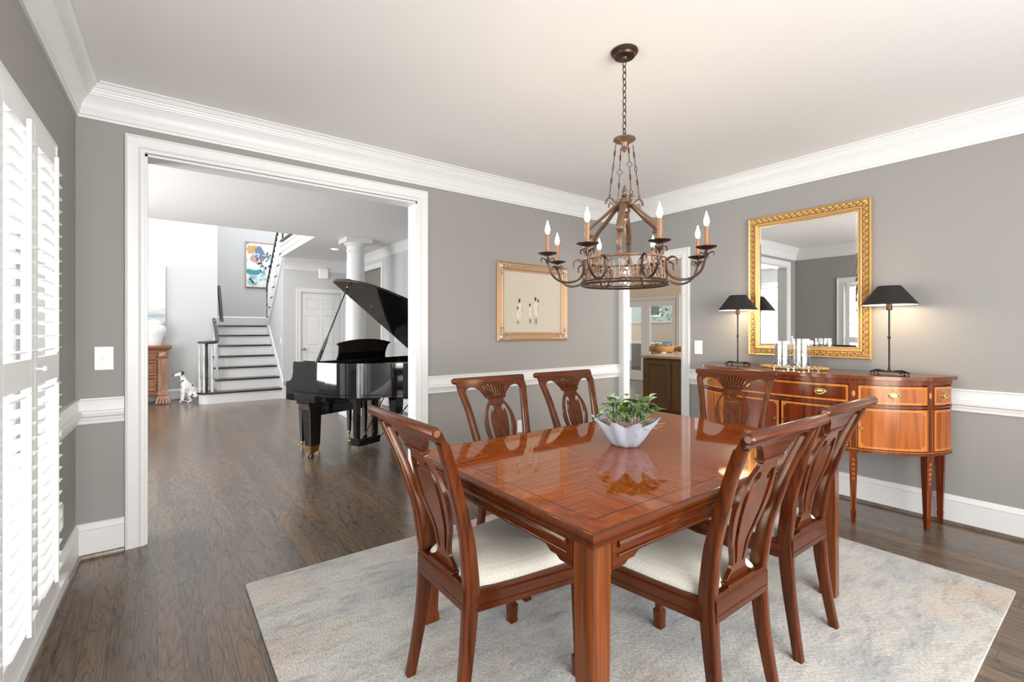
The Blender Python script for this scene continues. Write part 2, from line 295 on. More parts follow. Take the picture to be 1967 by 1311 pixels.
# ------------------------------------------------------------------ mesh helpers
class MB:
    def __init__(s): s.bm = bmesh.new()
    def face(s, vs):
        try: return s.bm.faces.new(vs)
        except ValueError: return None
    def box(s, x0, x1, y0, y1, z0, z1, T=None):
        v = [s.bm.verts.new(T @ Vector(p) if T else p) for p in
             ((x0, y0, z0), (x1, y0, z0), (x1, y1, z0), (x0, y1, z0), (x0, y0, z1), (x1, y0, z1), (x1, y1, z1), (x0, y1, z1))]
        for f in ((0, 3, 2, 1), (4, 5, 6, 7), (0, 1, 5, 4), (1, 2, 6, 5), (2, 3, 7, 6), (3, 0, 4, 7)): s.face([v[i] for i in f])
        return s
    def loft(s, rings, cap=True, closed=False):
        R = [[s.bm.verts.new(p) for p in r] for r in rings]; n = len(R[0]); m = len(R)
        for i in range(m - (0 if closed else 1)):
            a, b = R[i], R[(i + 1) % m]
            for j in range(n): s.face([a[j], a[(j + 1) % n], b[(j + 1) % n], b[j]])
        if cap and not closed: s.face(R[0][::-1]); s.face(R[-1])
        return s
    def tube(s, pts, r, seg=8, closed=False, flat=1.0, cap=True):
        pts = [Vector(p) for p in pts]; n = len(pts); rs = r if isinstance(r, (list, tuple)) else [r] * n
        up = None; rings = []
        for i, p in enumerate(pts):
            a = pts[(i - 1) % n] if (closed or i > 0) else p; b = pts[(i + 1) % n] if (closed or i < n - 1) else p
            t = (b - a).normalized() if (b - a).length > 1e-9 else Vector((0, 0, 1))
            if up is None:
                up = Vector((0, 0, 1)) if abs(t.z) < .9 else Vector((1, 0, 0))
            x = up.cross(t); x = x.normalized() if x.length > 1e-6 else t.orthogonal().normalized(); up = t.cross(x).normalized()
            rings.append([p + (x * cos(2 * PI * k / seg) * flat + up * sin(2 * PI * k / seg)) * rs[i] for k in range(seg)])
        return s.loft(rings, cap, closed)
    def lathe(s, prof, seg=24, c=(0, 0, 0), fn=None, cap=True, sx=1, sy=1):
        rings = []
        for r, z in prof:
            r = max(r, .0004)
            rings.append([(c[0] + sx * r * cos(2 * PI * k / seg), c[1] + sy * r * sin(2 * PI * k / seg), c[2] + z) if not fn else fn(r, z, 2 * PI * k / seg) for k in range(seg)])
        return s.loft(rings, cap)
    def ell(s, c, r, seg=12, n=8, T=None):
        rings = []
        for i in range(1, n):
            a = PI * i / n; rings.append([Vector((c[0] + r[0] * sin(a) * cos(2 * PI * k / seg), c[1] + r[1] * sin(a) * sin(2 * PI * k / seg), c[2] - r[2] * cos(a))) for k in range(seg)])
        if T: rings = [[T @ p for p in q] for q in rings]
        return s.loft(rings)
    def shape(s, outer, holes, t0, t1, fn):
        """flat shape with holes in (u,v), solid between w=t0..t1, fn maps (u,v,w) -> xyz"""
        loops = [outer] + list(holes)
        tri = tessellate_polygon([[Vector((p[0], p[1], 0)) for p in l] for l in loops])
        flat = [p for l in loops for p in l]
        A = [s.bm.verts.new(fn(p[0], p[1], t0)) for p in flat]; B = [s.bm.verts.new(fn(p[0], p[1], t1)) for p in flat]
        for t in tri: s.face([A[i] for i in t]); s.face([B[i] for i in reversed(t)])
        o = 0
        for l in loops:
            n = len(l)
            for j in range(n): s.face([A[o + j], A[o + (j + 1) % n], B[o + (j + 1) % n], B[o + j]])
            o += n
        return s
    def sweep(s, path, prof, fn, closed=False):
        """path (u,v), prof (a,b): a = offset to the right of the path, b = w; fn maps (u,v,w)"""
        n = len(path); P = [Vector(p) for p in path]; rings = []
        for i in range(n):
            d1 = (P[i] - P[i - 1]).normalized() if (closed or i > 0) else None
            d2 = (P[(i + 1) % n] - P[i]).normalized() if (closed or i < n - 1) else None
            d1 = d1 or d2; d2 = d2 or d1
            n1 = Vector((d1.y, -d1.x)); n2 = Vector((d2.y, -d2.x)); m = (n1 + n2); m = m / (m.dot(n1)) if m.length > 1e-6 else n1
            rings.append([fn(P[i].x + m.x * a, P[i].y + m.y * a, b) for a, b in prof])
        return s.loft(rings, True, closed)
    def build(s, name, m, parent=None, smooth=35, bevel=0, seg=2, mods=None, weld=False):
        if weld: bmesh.ops.remove_doubles(s.bm, verts=s.bm.verts, dist=1e-5)
        bmesh.ops.recalc_face_normals(s.bm, faces=s.bm.faces)
        me = bpy.data.meshes.new(name)
        if smooth:
            lim = math.radians(smooth)
            for f in s.bm.faces: f.smooth = True
            for e in s.bm.edges:
                if len(e.link_faces) != 2 or e.calc_face_angle(0) > lim: e.smooth = False
        s.bm.to_mesh(me); s.bm.free(); me.materials.append(m)
        o = bpy.data.objects.new(name, me); col.objects.link(o)
        if parent: o.parent = parent
        if bevel:
            b = o.modifiers.new('bevel', 'BEVEL'); b.width = bevel; b.segments = seg; b.limit_method = 'ANGLE'; b.angle_limit = math.radians(40)
        return o
def ident(u, v, w): return (u, v, w)
def struct(o): o['kind'] = 'structure'; return o
def tag(o, label, cat, group=None, kind=None):
    o['label'] = label; o['category'] = cat
    if group: o['group'] = group
    if kind: o['kind'] = kind
    return o
def thing(name, label, cat, loc=(0, 0, 0), rz=0, group=None):
    o = bpy.data.objects.new(name, None); col.objects.link(o); o.location = loc; o.rotation_euler = (0, 0, rz); o.empty_display_size = .1
    return tag(o, label, cat, group)
def dup(o, loc=None, rz=None, label=None, parent=None):
    c = o.copy(); col.objects.link(c)
    if parent: c.parent = parent
    if loc is not None: c.location = loc
    if rz is not None: c.rotation_euler = (0, 0, rz)
    if label: c['label'] = label
    for ch in list(o.children): dup(ch, parent=c)
    return c
def spl(pts, n=6, closed=False):
    """Catmull-Rom samples through points of any dimension"""
    P = [Vector(p) for p in pts]; out = []; m = len(P)
    for i in range(m if closed else m - 1):
        p0 = P[(i - 1) % m] if (closed or i > 0) else P[i]; p1 = P[i]; p2 = P[(i + 1) % m]; p3 = P[(i + 2) % m] if (closed or i < m - 2) else p2
        for k in range(n):
            t = k / n
            out.append(.5 * ((2 * p1) + (p2 - p0) * t + (2 * p0 - 5 * p1 + 4 * p2 - p3) * t * t + (3 * p1 - p0 - 3 * p2 + p3) * t ** 3))
    if not closed: out.append(P[-1])
    return out
def lerp(x, xs, ys):
    if x <= xs[0]: return ys[0]
    for a, b, c, d in zip(xs, xs[1:], ys, ys[1:]):
        if x <= b: return c + (d - c) * (x - a) / (b - a)
    return ys[-1]
def rrect(hw, hd, r, n=3):
    """rounded rectangle outline, centred"""
    out = []
    for cx, cy, a0 in ((hw - r, hd - r, 0), (-hw + r, hd - r, PI / 2), (-hw + r, -hd + r, PI), (hw - r, -hd + r, 3 * PI / 2)):
        for k in range(n + 1):
            a = a0 + PI / 2 * k / n; out.append((cx + r * cos(a), cy + r * sin(a)))
    return out

# ================================================================== SETTING
CZ = 2.709; XR = 4.28; YB = 3.63; T = .15
def LX(y): return -.373 - .0325 * (YB - y)
Y0 = -2.0
fl = MB(); fl.box(-4.5, 10.6, -3.0, 13.2, -.06, 0)
struct(fl.build('floor', M['floor'], smooth=0))
cb = MB(); cb.box(-.9, XR + .1, Y0, YB + T, CZ, CZ + .1); struct(cb.build('ceiling', M['ceil'], smooth=0))

# left wall, slightly out of parallel, with the shuttered window
def LW(u, v, w): return (LX(u) + w, u, v)      # u = y, v = z, w = distance into the room
WY0, WY1, WZ0, WZ1 = 1.16, 2.90, .17, 2.06
b = MB()
for (u0, u1, v0, v1) in ((Y0, WY0, 0, CZ), (WY1, YB + T, 0, CZ), (WY0, WY1, 0, WZ0), (WY0, WY1, WZ1, CZ)):
    b.shape([(u0, v0), (u1, v0), (u1, v1), (u0, v1)], [], -.14, 0, LW)
struct(b.build('wall_left', M['wall'], smooth=0))
# far wall with the wide cased opening
OX0, OX1, OZ = -.061, 1.732, 2.375
b = MB()
b.box(-.5, OX0, YB, YB + T, 0, CZ).box(OX1, XR + .1, YB, YB + T, 0, CZ).box(OX0, OX1, YB, YB + T, OZ, CZ)
struct(b.build('wall_far', M['wall'], smooth=0))
# right wall with kitchen doorway
DY0, DY1, DZ = 2.81, 3.575, 2.05
b = MB()
b.box(XR, XR + .1, Y0, DY0, 0, CZ).box(XR, XR + .1, DY1, YB, 0, CZ).box(XR, XR + .1, DY0, DY1, DZ, CZ)
struct(b.build('wall_right', M['wall'], smooth=0))

room = [(LX(Y0), Y0), (LX(YB), YB), (XR, YB), (XR, Y0)]
H = CZ
crown = [(0, H - .190), (.012, H - .190), (.014, H - .176), (.020, H - .172), (.022, H - .150), (.024, H - .147), (.030, H - .120), (.045, H - .092), (.062, H - .070), (.066, H - .069), (.068, H - .060),
         (.074, H - .058), (.077, H - .046), (.083, H - .044), (.085, H - .034), (.092, H - .030), (.104, H - .013), (.106, H - .010), (.118, H - .009), (.118, H), (0, H)]
b = MB(); b.sweep(room, crown, ident); struct(b.build('trim_1', M['trim'], smooth=25))
railp = [(0, .766), (.012, .766), (.014, .788), (.022, .792), (.022, .800), (.034, .812), (.036, .826), (.030, .828), (.030, .838), (.018, .842), (.014, .880), (.016, .900), (.024, .904), (.024, .914), (0, .914)]
basep = [(0, .016), (.016, .016), (.016, .158), (.020, .162), (.016, .168), (.012, .186), (.006, .194), (0, .196)]
shoep = [(0, 0), (.032, 0), (.032, .006), (.028, .018), (.020, .022), (.0, .022)]
segs = {'left': [room[0], room[1], (OX0 - .097, YB)], 'far': [(OX1 + .091, YB), (XR, YB)], 'right': [(XR, DY0 - .09), room[3]]}
rsegs = dict(segs); rsegs['left'] = segs['left']
i = 2
for k, p in segs.items():
    bb = MB(); bb.sweep(p, basep, ident); struct(bb.build('baseboard_' + k, M['trim'], smooth=25))
    bb = MB(); bb.sweep(p, shoep, ident); struct(bb.build('trim_%d' % i, M['floor'], smooth=25)); i += 1
    if k != 'left':
        bb = MB(); bb.sweep(p, railp, ident); struct(bb.build('trim_%d' % i, M['trim'], smooth=25)); i += 1
bb = MB(); bb.sweep([(LX(WY1 + .12), WY1 + .12), room[1], (OX0 - .097, YB)], railp, ident); struct(bb.build('trim_%d' % i, M['trim'], smooth=25)); i += 1
# casings (outer edge = path, profile runs inward to the right)
cas = [(0, 0), (0, .018), (.010, .022), (.014, .017), (.030, .014), (.062, .011), (.070, .016), (.076, .009), (.092, .008), (.094, 0)]
def casing(name, x0, x1, z1, fn, prof=cas, close=False, z0=0):
    c = MB(); p = [(x0, z0), (x0, z1), (x1, z1), (x1, z0)]
    c.sweep(p, prof, fn, close); return struct(c.build(name, M['trim'], smooth=25))
casing('trim_%d' % i, OX0 - .094, OX1 + .094, OZ + .100, lambda u, v, w: (u, YB - w, v)); i += 1
casing('trim_%d' % i, OX0 - .094, OX1 + .094, OZ + .100, lambda u, v, w: (u, YB + T + w, v)); i += 1
c = MB(); c.box(OX0 - .001, OX0 + .012, YB, YB + T, 0, OZ).box(OX1 - .012, OX1 + .001, YB, YB + T, 0, OZ).box(OX0, OX1, YB, YB + T, OZ - .014, OZ + .001)
struct(c.build('trim_%d' % i, M['trim'], smooth=0)); i += 1
cask = [(a, w_) for a, w_ in cas]
c = MB(); c.sweep([(YB, DZ + .092), (DY0 - .092, DZ + .092), (DY0 - .092, 0)], [(-a, w_) for a, w_ in cask], lambda u, v, w: (XR - w, u, v))
struct(c.build('trim_%d' % i, M['trim'], smooth=25)); i += 1
c = MB(); c.box(XR - .012, XR, DY1, YB, 0, DZ).box(XR, XR + .1, DY0 - .001, DY0 + .012, 0, DZ).box(XR, XR + .1, DY1 - .012, DY1 + .001, 0, DZ).box(XR, XR + .1, DY0, DY1, DZ - .012, DZ + .001)
struct(c.build('trim_%d' % i, M['trim'], smooth=0)); i += 1
# window frame, panes
c = MB(); c.sweep([(WY0 - .1, WZ0 - .02), (WY0 - .1, WZ1 + .1), (WY1 + .1, WZ1 + .1), (WY1 + .1, WZ0 - .02)], [(0, 0), (0, .022), (.012, .026), (.018, .020), (.07, .014), (.09, .018), (.1, .010), (.1, 0)], LW)
c.shape([(WY0 - .12, WZ0 - .045), (WY1 + .12, WZ0 - .045), (WY1 + .12, WZ0 + .0), (WY0 - .12, WZ0 + .0)], [], -.14, .06, LW)
wf = struct(c.build('window_1', M['trim'], smooth=25))
c = MB()
for y in (WY0, 1.56, 1.99, 2.42, WY1 - .04): c.shape([(y, WZ0), (y + .04, WZ0), (y + .04, WZ1), (y, WZ1)], [], -.13, -.09, LW)
for z in (WZ0, 1.12, WZ1 - .04): c.shape([(WY0, z), (WY1, z), (WY1, z + .04), (WY0, z + .04)], [], -.125, -.095, LW)
c.build('sash', M['trim'], wf, smooth=0)
c = MB(); c.shape([(WY0, WZ0), (WY1, WZ0), (WY1, WZ1), (WY0, WZ1)], [], -.112, -.108, LW); c.build('pane', M['pane'], wf, smooth=0)

# plantation shutters -------------------------------------------------
def shutter(name, yb, wdt, z0, z1, fn, label, group, tilt=.12, knob=True, lowrail=1.10, highrail=1.20):
    root = thing(name, label, 'shutter', fn(yb, 0, 0), 0, group)
    L0 = Vector(fn(yb, 0, 0)); F = lambda u, v, w: tuple(Vector(fn(yb + u, v, w)) - L0)
    f = MB(); s = .045; d0, d1 = .024, .052
    for (u0, u1, v0, v1) in ((0, s, z0, z1), (wdt - s, wdt, z0, z1), (s, wdt - s, z0, z0 + .09), (s, wdt - s, z1 - .06, z1), (s, wdt - s, lowrail, highrail)):
        f.shape([(u0, v0), (u1, v0), (u1, v1), (u0, v1)], [], d0, d1, F)
    f.build('frame', M['trim'], root, smooth=0, bevel=.002)
    for (a, bz) in ((z0 + .09, lowrail), (highrail, z1 - .06)):
        n = int(round((bz - a) / .0515)); st = (bz - a) / n; lv = MB()
        for k in range(n):
            zc = a + st * (k + .5); prof = []
            for q in range(8):
                an = 2 * PI * q / 8; prof.append((.0330 * cos(an), .0052 * sin(an)))
            ct, stt = cos(tilt), sin(tilt)
            lv.loft([[F(u, zc + p * stt + q * ct, .038 + p * ct - q * stt) for p, q in prof] for u in (s + .002, wdt - s - .002)])
        lv.build('louvers', M['trim'], root, smooth=40)
        t = MB(); m = wdt / 2; t.shape([(m - .007, a + .015), (m + .007, a + .015), (m + .007, bz + .012 if bz > 1.5 else bz - .01), (m - .007, bz + .012 if bz > 1.5 else bz - .01)], [], .071, .084, F)
        t.build('tilt_bar', M['trim'], root, smooth=0, bevel=.003)
    if knob:
        k = MB(); kp = F(.022, (lowrail + highrail) / 2 + .01, .052)
        k.tube([kp, (kp[0] + .016, kp[1], kp[2]), (kp[0] + .018, kp[1], kp[2]), (kp[0] + .028, kp[1], kp[2])], [.004, .004, .010, .009], 10); k.build('knob', M['plate'], root)
    return root
lab = ['white plantation shutter panel nearest the far wall corner', 'white plantation shutter panel with a small knob, second from the far wall corner',
       'white plantation shutter panel third from the far wall corner, seen at the frame edge', 'white plantation shutter panel fourth from the far wall corner, seen in the mirror']
for k in range(4):
    shutter('shutter_panel', 2.435 - .4235 * k, .42, WZ0 + .005, WZ1 - .005, LW, lab[k], 'shutters on the dining room window', knob=(k % 2 == 0))

# ------------------------------------------------------------------ foyer and living room beyond the opening
c = MB(); c.box(-2.6, 3.9, YB + T, 7.45, CZ, 3.0); struct(c.build('ceiling_living', M['ceil'], smooth=0))
c = MB(); c.box(1.93, 6.2, 7.45, 9.9, CZ, 3.0).box(3.15, 6.2, 9.9, 11.2, CZ, 3.0); struct(c.build('ceiling_foyer', M['ceil'], smooth=0))
# fascia at the stair void
c = MB(); c.box(1.90, 1.93, 7.45, 9.95, CZ - .0, 2.99).box(1.885, 1.90, 7.45, 9.95, CZ + .21, CZ + .24).box(1.89, 1.90, 7.45, 9.95, CZ + .10, CZ + .112).box(1.892, 1.90, 7.45, 9.95, CZ, CZ + .03)
struct(c.build('trim_%d' % i, M['trim'], smooth=0)); i += 1
c = MB(); c.box(1.87, 3.3, 7.45, 9.93, 3.0, 3.03); struct(c.build('floor_upper', M['drk'], smooth=0))
HV = 5.4
c = MB(); c.box(-2.6, .94, 10.9, 11.02, 0, HV); struct(c.build('wall_foyer_far', M['wall2'], smooth=0))
c = MB(); c.box(.84, .94, 11.02, 12.85, 0, HV); struct(c.build('wall_stair_left', M['wall2'], smooth=0))
c = MB(); c.box(.84, 3.3, 12.75, 12.87, 0, HV); struct(c.build('wall_stair_far', M['wall2'], smooth=0))
c = MB(); c.box(3.2, 3.3, 9.93, 12.75, 0, HV); struct(c.build('wall_stair_right', M['wall2'], smooth=0))
# wall under the upper flight
b = MB(); b.shape([(10.0, 0), (11.49, 0), (11.49, 1.20), (10.0, 2.61)], [], 1.93, 2.0, lambda u, v, w: (w, u, v)); struct(b.build('wall_stair_side', M['wall2'], smooth=0))
# door wall
b = MB(); b.box(1.93, 2.25, 9.9, 10.0, 0, CZ).box(3.02, 3.9, 9.9, 10.0, 0, CZ).box(2.25, 3.02, 9.9, 10.0, 2.05, CZ); struct(b.build('wall_closet', M['wall2'], smooth=0))
casing('trim_%d' % i, 2.25 - .09, 3.02 + .09, 2.05 + .09, lambda u, v, w: (u, 9.9 - w, v), [(a * .96, q) for a, q in cas]); i += 1
# right side wall of the hall with a cased opening
XH = 3.15
b = MB(); b.box(XH, XH + .1, 6.3, 8.04, 0, CZ).box(XH, XH + .1, 9.3, 9.9, 0, CZ).box(XH, XH + .1, 8.04, 9.3, 2.42, CZ); b.box(XH, 3.9, 6.2, 6.3, 0, CZ)
struct(b.build('wall_hall', M['wall2'], smooth=0))
b = MB(); b.box(3.8, 3.9, YB + T, 6.2, 0, CZ); struct(b.build('wall_living_right', M['wall2'], smooth=0))
casing('trim_%d' % i, 8.04 - .09, 9.3 + .09, 2.42 + .09, lambda u, v, w: (XH - w, u, v), [(a * .96, q) for a, q in cas]); i += 1
fcr = [(a * .74, H - (H - z) * .74) for a, z in crown]
for p in ([(1.93, 9.9), (XH, 9.9), (XH, 6.3)],):
    c = MB(); c.sweep(p, fcr, ident); struct(c.build('trim_%d' % i, M['trim'], smooth=25)); i += 1
for nm, p in (('foyer', [(-2.6, 10.9), (.94, 10.9)]), ('closet', [(1.93, 9.9), (2.16, 9.9)]), ('hall', [(XH, 7.95), (XH, 6.3)]), ('stair', [(.94, 12.75), (3.2, 12.75)])):
    dz = 1.40 if nm == 'stair' else 0
    hb = [(a, z + dz + (.03 if z > .1 and nm == 'stair' else 0)) for a, z in basep]
    c = MB(); c.sweep(p, hb, ident); struct(c.build('baseboard_' + nm, M['trim'], smooth=25))
# foyer front wall (the street side) with tall windows
XF = -2.6
b = MB()
ops = ((4.35, 5.25), (5.75, 6.65))
ys = [YB + T]
for a, q in ops:
    b.box(XF - .12, XF, ys[-1], a, 0, HV); b.box(XF - .12, XF, a, q, 0, .3); b.box(XF - .12, XF, a, q, 2.3, HV); ys.append(q)
b.box(XF - .12, XF, 6.65, 8.0, 0, HV).box(XF - .12, XF, 10.2, 11.0, 0, HV).box(XF - .12, XF, 8.0, 10.2, 4.9, HV).box(XF - .12, XF, 8.0, 10.2, 2.3, 2.5)
struct(b.build('wall_front', M['wall2'], smooth=0))
b = MB(); b.box(XF, LX(YB) - .12, YB, YB + T, 0, CZ); struct(b.build('wall_living_near', M['wall2'], smooth=0))
for k, (a, q) in enumerate(ops):
    c = MB(); fn = lambda u, v, w: (XF + w, u, v)
    c.sweep([(a - .09, .28), (a - .09, 2.39), (q + .09, 2.39), (q + .09, .28)], cas, fn); c.shape([(a - .1, .25), (q + .1, .25), (q + .1, .3), (a - .1, .3)], [], -.1, .05, fn)
    ww = struct(c.build('window_%d' % (k + 2), M['trim'], smooth=25))
    c = MB(); c.box(XF - .06, XF - .055, a, q, .3, 2.3); c.build('pane', M['pane'], ww, smooth=0)
    for j in range(2):
        shutter('shutter_panel', a + .015 + j * .44, .43, .31, 2.29, fn, 'white shutter, %s half of the living room window %s the dining room' % (('near', 'far')[j], ('nearer', 'farther from')[k]), 'shutters on the living room windows', knob=False)
c = MB()
for (y0, y1, z0, z1) in ((8.0, 8.06, 0, 4.9), (10.14, 10.2, 0, 4.9), (8.5, 8.56, 0, 4.9), (9.6, 9.66, 0, 4.9), (8.0, 10.2, 4.84, 4.9), (8.0, 8.5, .0, .6), (9.66, 10.2, 0, .6)):
    c.box(XF - .09, XF - .03, y0, y1, z0, z1)
ww = struct(c.build('window_4', M['trim'], smooth=0))
c = MB(); c.box(XF - .062, XF - .058, 8.06, 10.14, .0, 4.84); c.build('pane', M['pane'], ww, smooth=0)

# hall room beyond the cased opening
b = MB(); b.box(3.25, 3.88, 10.6, 10.7, 0, CZ).box(3.88, 6.2, 11.1, 11.2, 0, CZ).box(6.1, 6.2, 7.4, 11.1, 0, CZ); struct(b.build('wall_hall_far', M['wall3'], smooth=0))
t = thing('bookcase', 'pale built-in bookcase glimpsed through the hall opening behind the column', 'bookcase', (3.9, 10.62, 0))
c = MB(); c.box(0, .03, 0, .4, 0, 2.6).box(1.2, 1.23, 0, .4, 0, 2.6).box(0, 1.23, .38, .4, 0, 2.6).box(0, 1.23, 0, .4, 2.56, 2.6).box(.03, 1.2, .0, .4, 2.30, 2.33).box(.03, 1.2, 0, .4, 1.9, 1.93); c.build('carcass', M['wall3'], t, smooth=0)
c = MB(); c.box(.03, 1.2, -.02, .4, 1.32, 1.36); c.build('shelf', M['drk'], t, smooth=0)
c = MB(); c.box(.03, 1.2, .02, .04, 0, 1.32); c.build('door', M['wall'], t, smooth=0)
t = thing('framed_print', 'small framed print standing on the dark shelf of the bookcase', 'picture', (4.05, 10.80, 1.361))
c = MB(); c.box(-.13, .13, 0, .02, 0, .36); c.build('frame', M['trim'], t, smooth=0)
c = MB(); c.box(-.09, .09, -.004, 0, .06, .3); c.build('print', M['ext'], t, smooth=0)

# column ------------------------------------------------------------
t = struct(thing('trim_column', 'white round column on a square plinth behind the piano', 'column', (2.45, 7.30, 0)))
t['kind'] = 'thing'; t.name = 'column'
c = MB(); c.box(-.2, .2, -.2, .2, 0, .06); c.build('plinth', M['trim'], t, smooth=0, bevel=.004)
c = MB(); c.lathe([(.185, .06), (.195, .08), (.185, .11), (.165, .12), (.165, .14), (.150, .16)], 32); c.build('base', M['trim'], t)
c = MB(); c.lathe([(.148, .16), (.150, .9), (.146, 1.6), (.128, 2.50)], 40); c.build('shaft', M['trim'], t)
c = MB(); c.lathe([(.128, 2.50), (.140, 2.51), (.140, 2.53), (.130, 2.535), (.130, 2.58), (.17, 2.63), (.18, 2.64)], 32); c.box(-.2, .2, -.2, .2, 2.64, CZ - .002); c.build('capital', M['trim'], t)
# recessed light
t = thing('recessed_light', 'round recessed ceiling light beyond the wide opening', 'ceiling light', (2.444, 8.354, CZ))
c = MB(); c.lathe([(.06, -.001), (.085, -.001), (.085, -.006), (.06, -.006)], 24, cap=False); c.build('ring', M['trim'], t)
c = MB(); c.lathe([(.0605, -.005), (.0605, -.002)], 24); c.build('lens', M['led'], t)
# closet door
t = thing('door_1', 'white six-panel door', 'door', (2.255, 9.93, 0)); struct(t); del t['label']; del t['category']
c = MB(); dw, dh = .76, 2.045
xs = [(.11, .345), (.415, .65)]; zs = [(.22, .86), (1.0, 1.60), (1.72, 1.93)]
holes = []
for x0, x1 in xs:
    for z0, z1 in zs: holes.append([(x0, z0), (x0, z1), (x1, z1), (x1, z0)])
c.shape([(0, .008), (dw, .008), (dw, dh), (0, dh)], holes, 0, .03, lambda u, v, w: (u, w, v)); c.box(0, dw, .012, .028, .01, dh - .01)
for x0, x1 in xs:
    for z0, z1 in zs:
        c.loft([[(x0, .012, z0), (x1, .012, z0), (x1, .012, z1), (x0, .012, z1)], [(x0 + .035, .003, z0 + .035), (x1 - .035, .003, z0 + .035), (x1 - .035, .003, z1 - .035), (x0 + .035, .003, z1 - .035)]])
c.build('leaf', M['trim'], t, smooth=0)
c = MB(); c.tube([(.06, 0, .93), (.06, -.04, .93), (.06, -.045, .93), (.06, -.07, .93)], [.01, .012, .028, .02], 12); c.build('door_handle', M['brass'], t)
c = MB()
for z in (.3, 1.05, 1.8): c.box(dw - .002, dw + .012, -.008, .006, z - .045, z + .045)
c.build('hinge', M['steel'], t, smooth=0)
# door chime
c = MB(); c.box(2.57, 2.75, 9.83, 9.899, 2.34, 2.545); tag(c.build('door_chime', M['plate'], bevel=.015, seg=3), 'white box-shaped door chime high above the six-panel door', 'door chime')

# switches and sockets
def plate(name, label, cat, p, n, toggle, hgt=.118, wd=.074):
    # n = direction the plate faces
    t = thing(name, label, cat, p, math.atan2(n[1], n[0]) - PI / 2)
    c = MB(); c.box(-wd / 2, wd / 2, 0, .006, -hgt / 2, hgt / 2); c.build('cover_plate', M['plate'], t, smooth=0, bevel=.002)
    c = MB()
    if toggle: c.box(-.009, .009, .006, .009, -.02, .02); c.box(-.004, .004, .008, .018, -.002, .012)
    else:
        for z in (-.024, .024): c.box(-.016, .016, .006, .009, z - .014, z + .014)
    c.build('toggle' if toggle else 'socket', M['plate'], t, smooth=0)
plate('light_switch', 'white toggle switch plate on the grey wall left of the wide opening', 'light switch', (-.25, YB, 1.14), (0, -1), True, .135, .085)
plate('light_switch', 'white toggle switch plate on the right wall beside the kitchen doorway', 'light switch', (XR, 2.628, 1.135), (-1, 0), True, .135, .085)
plate('light_switch', 'left of the two pale switch plates on the hall wall above the piano', 'light switch', (XH, 7.72, 1.17), (-1, 0), True)
plate('light_switch', 'right of the two pale switch plates on the hall wall above the piano', 'light switch', (XH, 7.40, 1.16), (-1, 0), True)
plate('power_outlet', 'white power outlet low on the far wall behind the dining chairs', 'power outlet', (2.825, YB, .37), (0, -1), False)
plate('power_outlet', 'white power outlet low on the left wall beside the shutters', 'power outlet', (LX(3.22), 3.22, .37), (1, -.03), False)
plate('light_switch', 'pale switch plate on the side wall of the staircase', 'light switch', (1.93, 10.1, 1.10), (-1, 0), True)

# ------------------------------------------------------------------ staircase (setting, but lift-away parts as children)
st = thing('staircase', 'white staircase with dark treads rising to a landing and back', 'staircase', (0, 0, 0))
RZ, RN = .2014, .27; SY = 9.87
rs_, tr_ = MB(), MB()
def bull(x0, x1, y0, y1, r):   # plan outline with a rounded near-left end
    pts = [(x1, y0), (x1, y1), (x0 + r, y1)]
    for k in range(13): a = PI / 2 + PI * k / 12; pts.append((x0 + r + r * cos(a), (y0 + y1) / 2 + (y1 - y0) / 2 * sin(a)))
    pts.append((x0 + r, y0)); return pts
for k in range(1, 8):
    y = SY + (k - 1) * RN; z = k * RZ
    xl = .58 if k == 1 else (.86 if k < 5 else .95)
    xr_ = 1.925
    if k == 1:
        rs_.shape(bull(.58, xr_, y, y + .34, .16), [], 0, z - .03, ident); tr_.shape(bull(.55, xr_, y - .03, y + .36, .18), [], z - .03, z, ident)
        rs_.box(.95, xr_, y + .2, 11.49, 0, .17)
    else:
        ye = 11.49 if k < 7 else 12.75
        xx = xr_ if k < 7 else 3.2
        rs_.box(xl, xx, y, ye if k > 4 else min(ye, 10.9), z - RZ, z - .03)
        if k <= 4: rs_.box(.95, xr_, 10.9, ye, z - RZ, z - .03)
        tr_.box(xl - (.02 if k < 5 else 0), xx, y - .028, (y + RN + .01) if k < 7 else ye, z - .03, z)
rs_.build('risers', M['trim'], st, smooth=0); tr_.build('treads', M['drk'], st, smooth=0, bevel=.006)
# upper flight coming back toward the opening
ru, tu = MB(), MB(); X0u, X1u = 1.95, 3.2
for k in range(1, 8):
    yk = 11.49 - (k - 1) * .228; z = 1.41 + k * .199
    ru.box(X0u, X1u, yk - .228, yk, z - .199 - .12, z - .03); tu.box(X0u - .05, X1u, yk - .228 - .0, yk + .028, z - .03, z)
ru.build('upper_risers', M['trim'], st, smooth=0); tu.build('upper_treads', M['drk'], st, smooth=0, bevel=.005)
c = MB(); F = lambda u, v, w: (w, u, v)
saw = [(11.60, 1.20)]
saw += [(9.9, 2.66), (9.88, 3.0)]
for k in range(7, 0, -1):
    yk = 11.49 - (k - 1) * .228; z = 1.41 + k * .199 - .03; saw += [(yk - .228, z), (yk, z)]
saw += [(11.49, 1.41), (11.6, 1.41)]
c.shape(saw, [], 1.905, 1.945, F); c.build('upper_stringer', M['trim'], st, smooth=0)
c = MB(); c.shape([(9.86, 0), (9.86, .32), (11.46, 1.53), (11.62, 1.53), (11.62, 0)], [], 1.908, 1.93, F); c.build('skirt_board', M['trim'], st, smooth=0)
c = MB(); c.box(1.90, 1.96, 9.80, 9.9, 0, .24); c.build('corner_block', M['trim'], st, smooth=0)
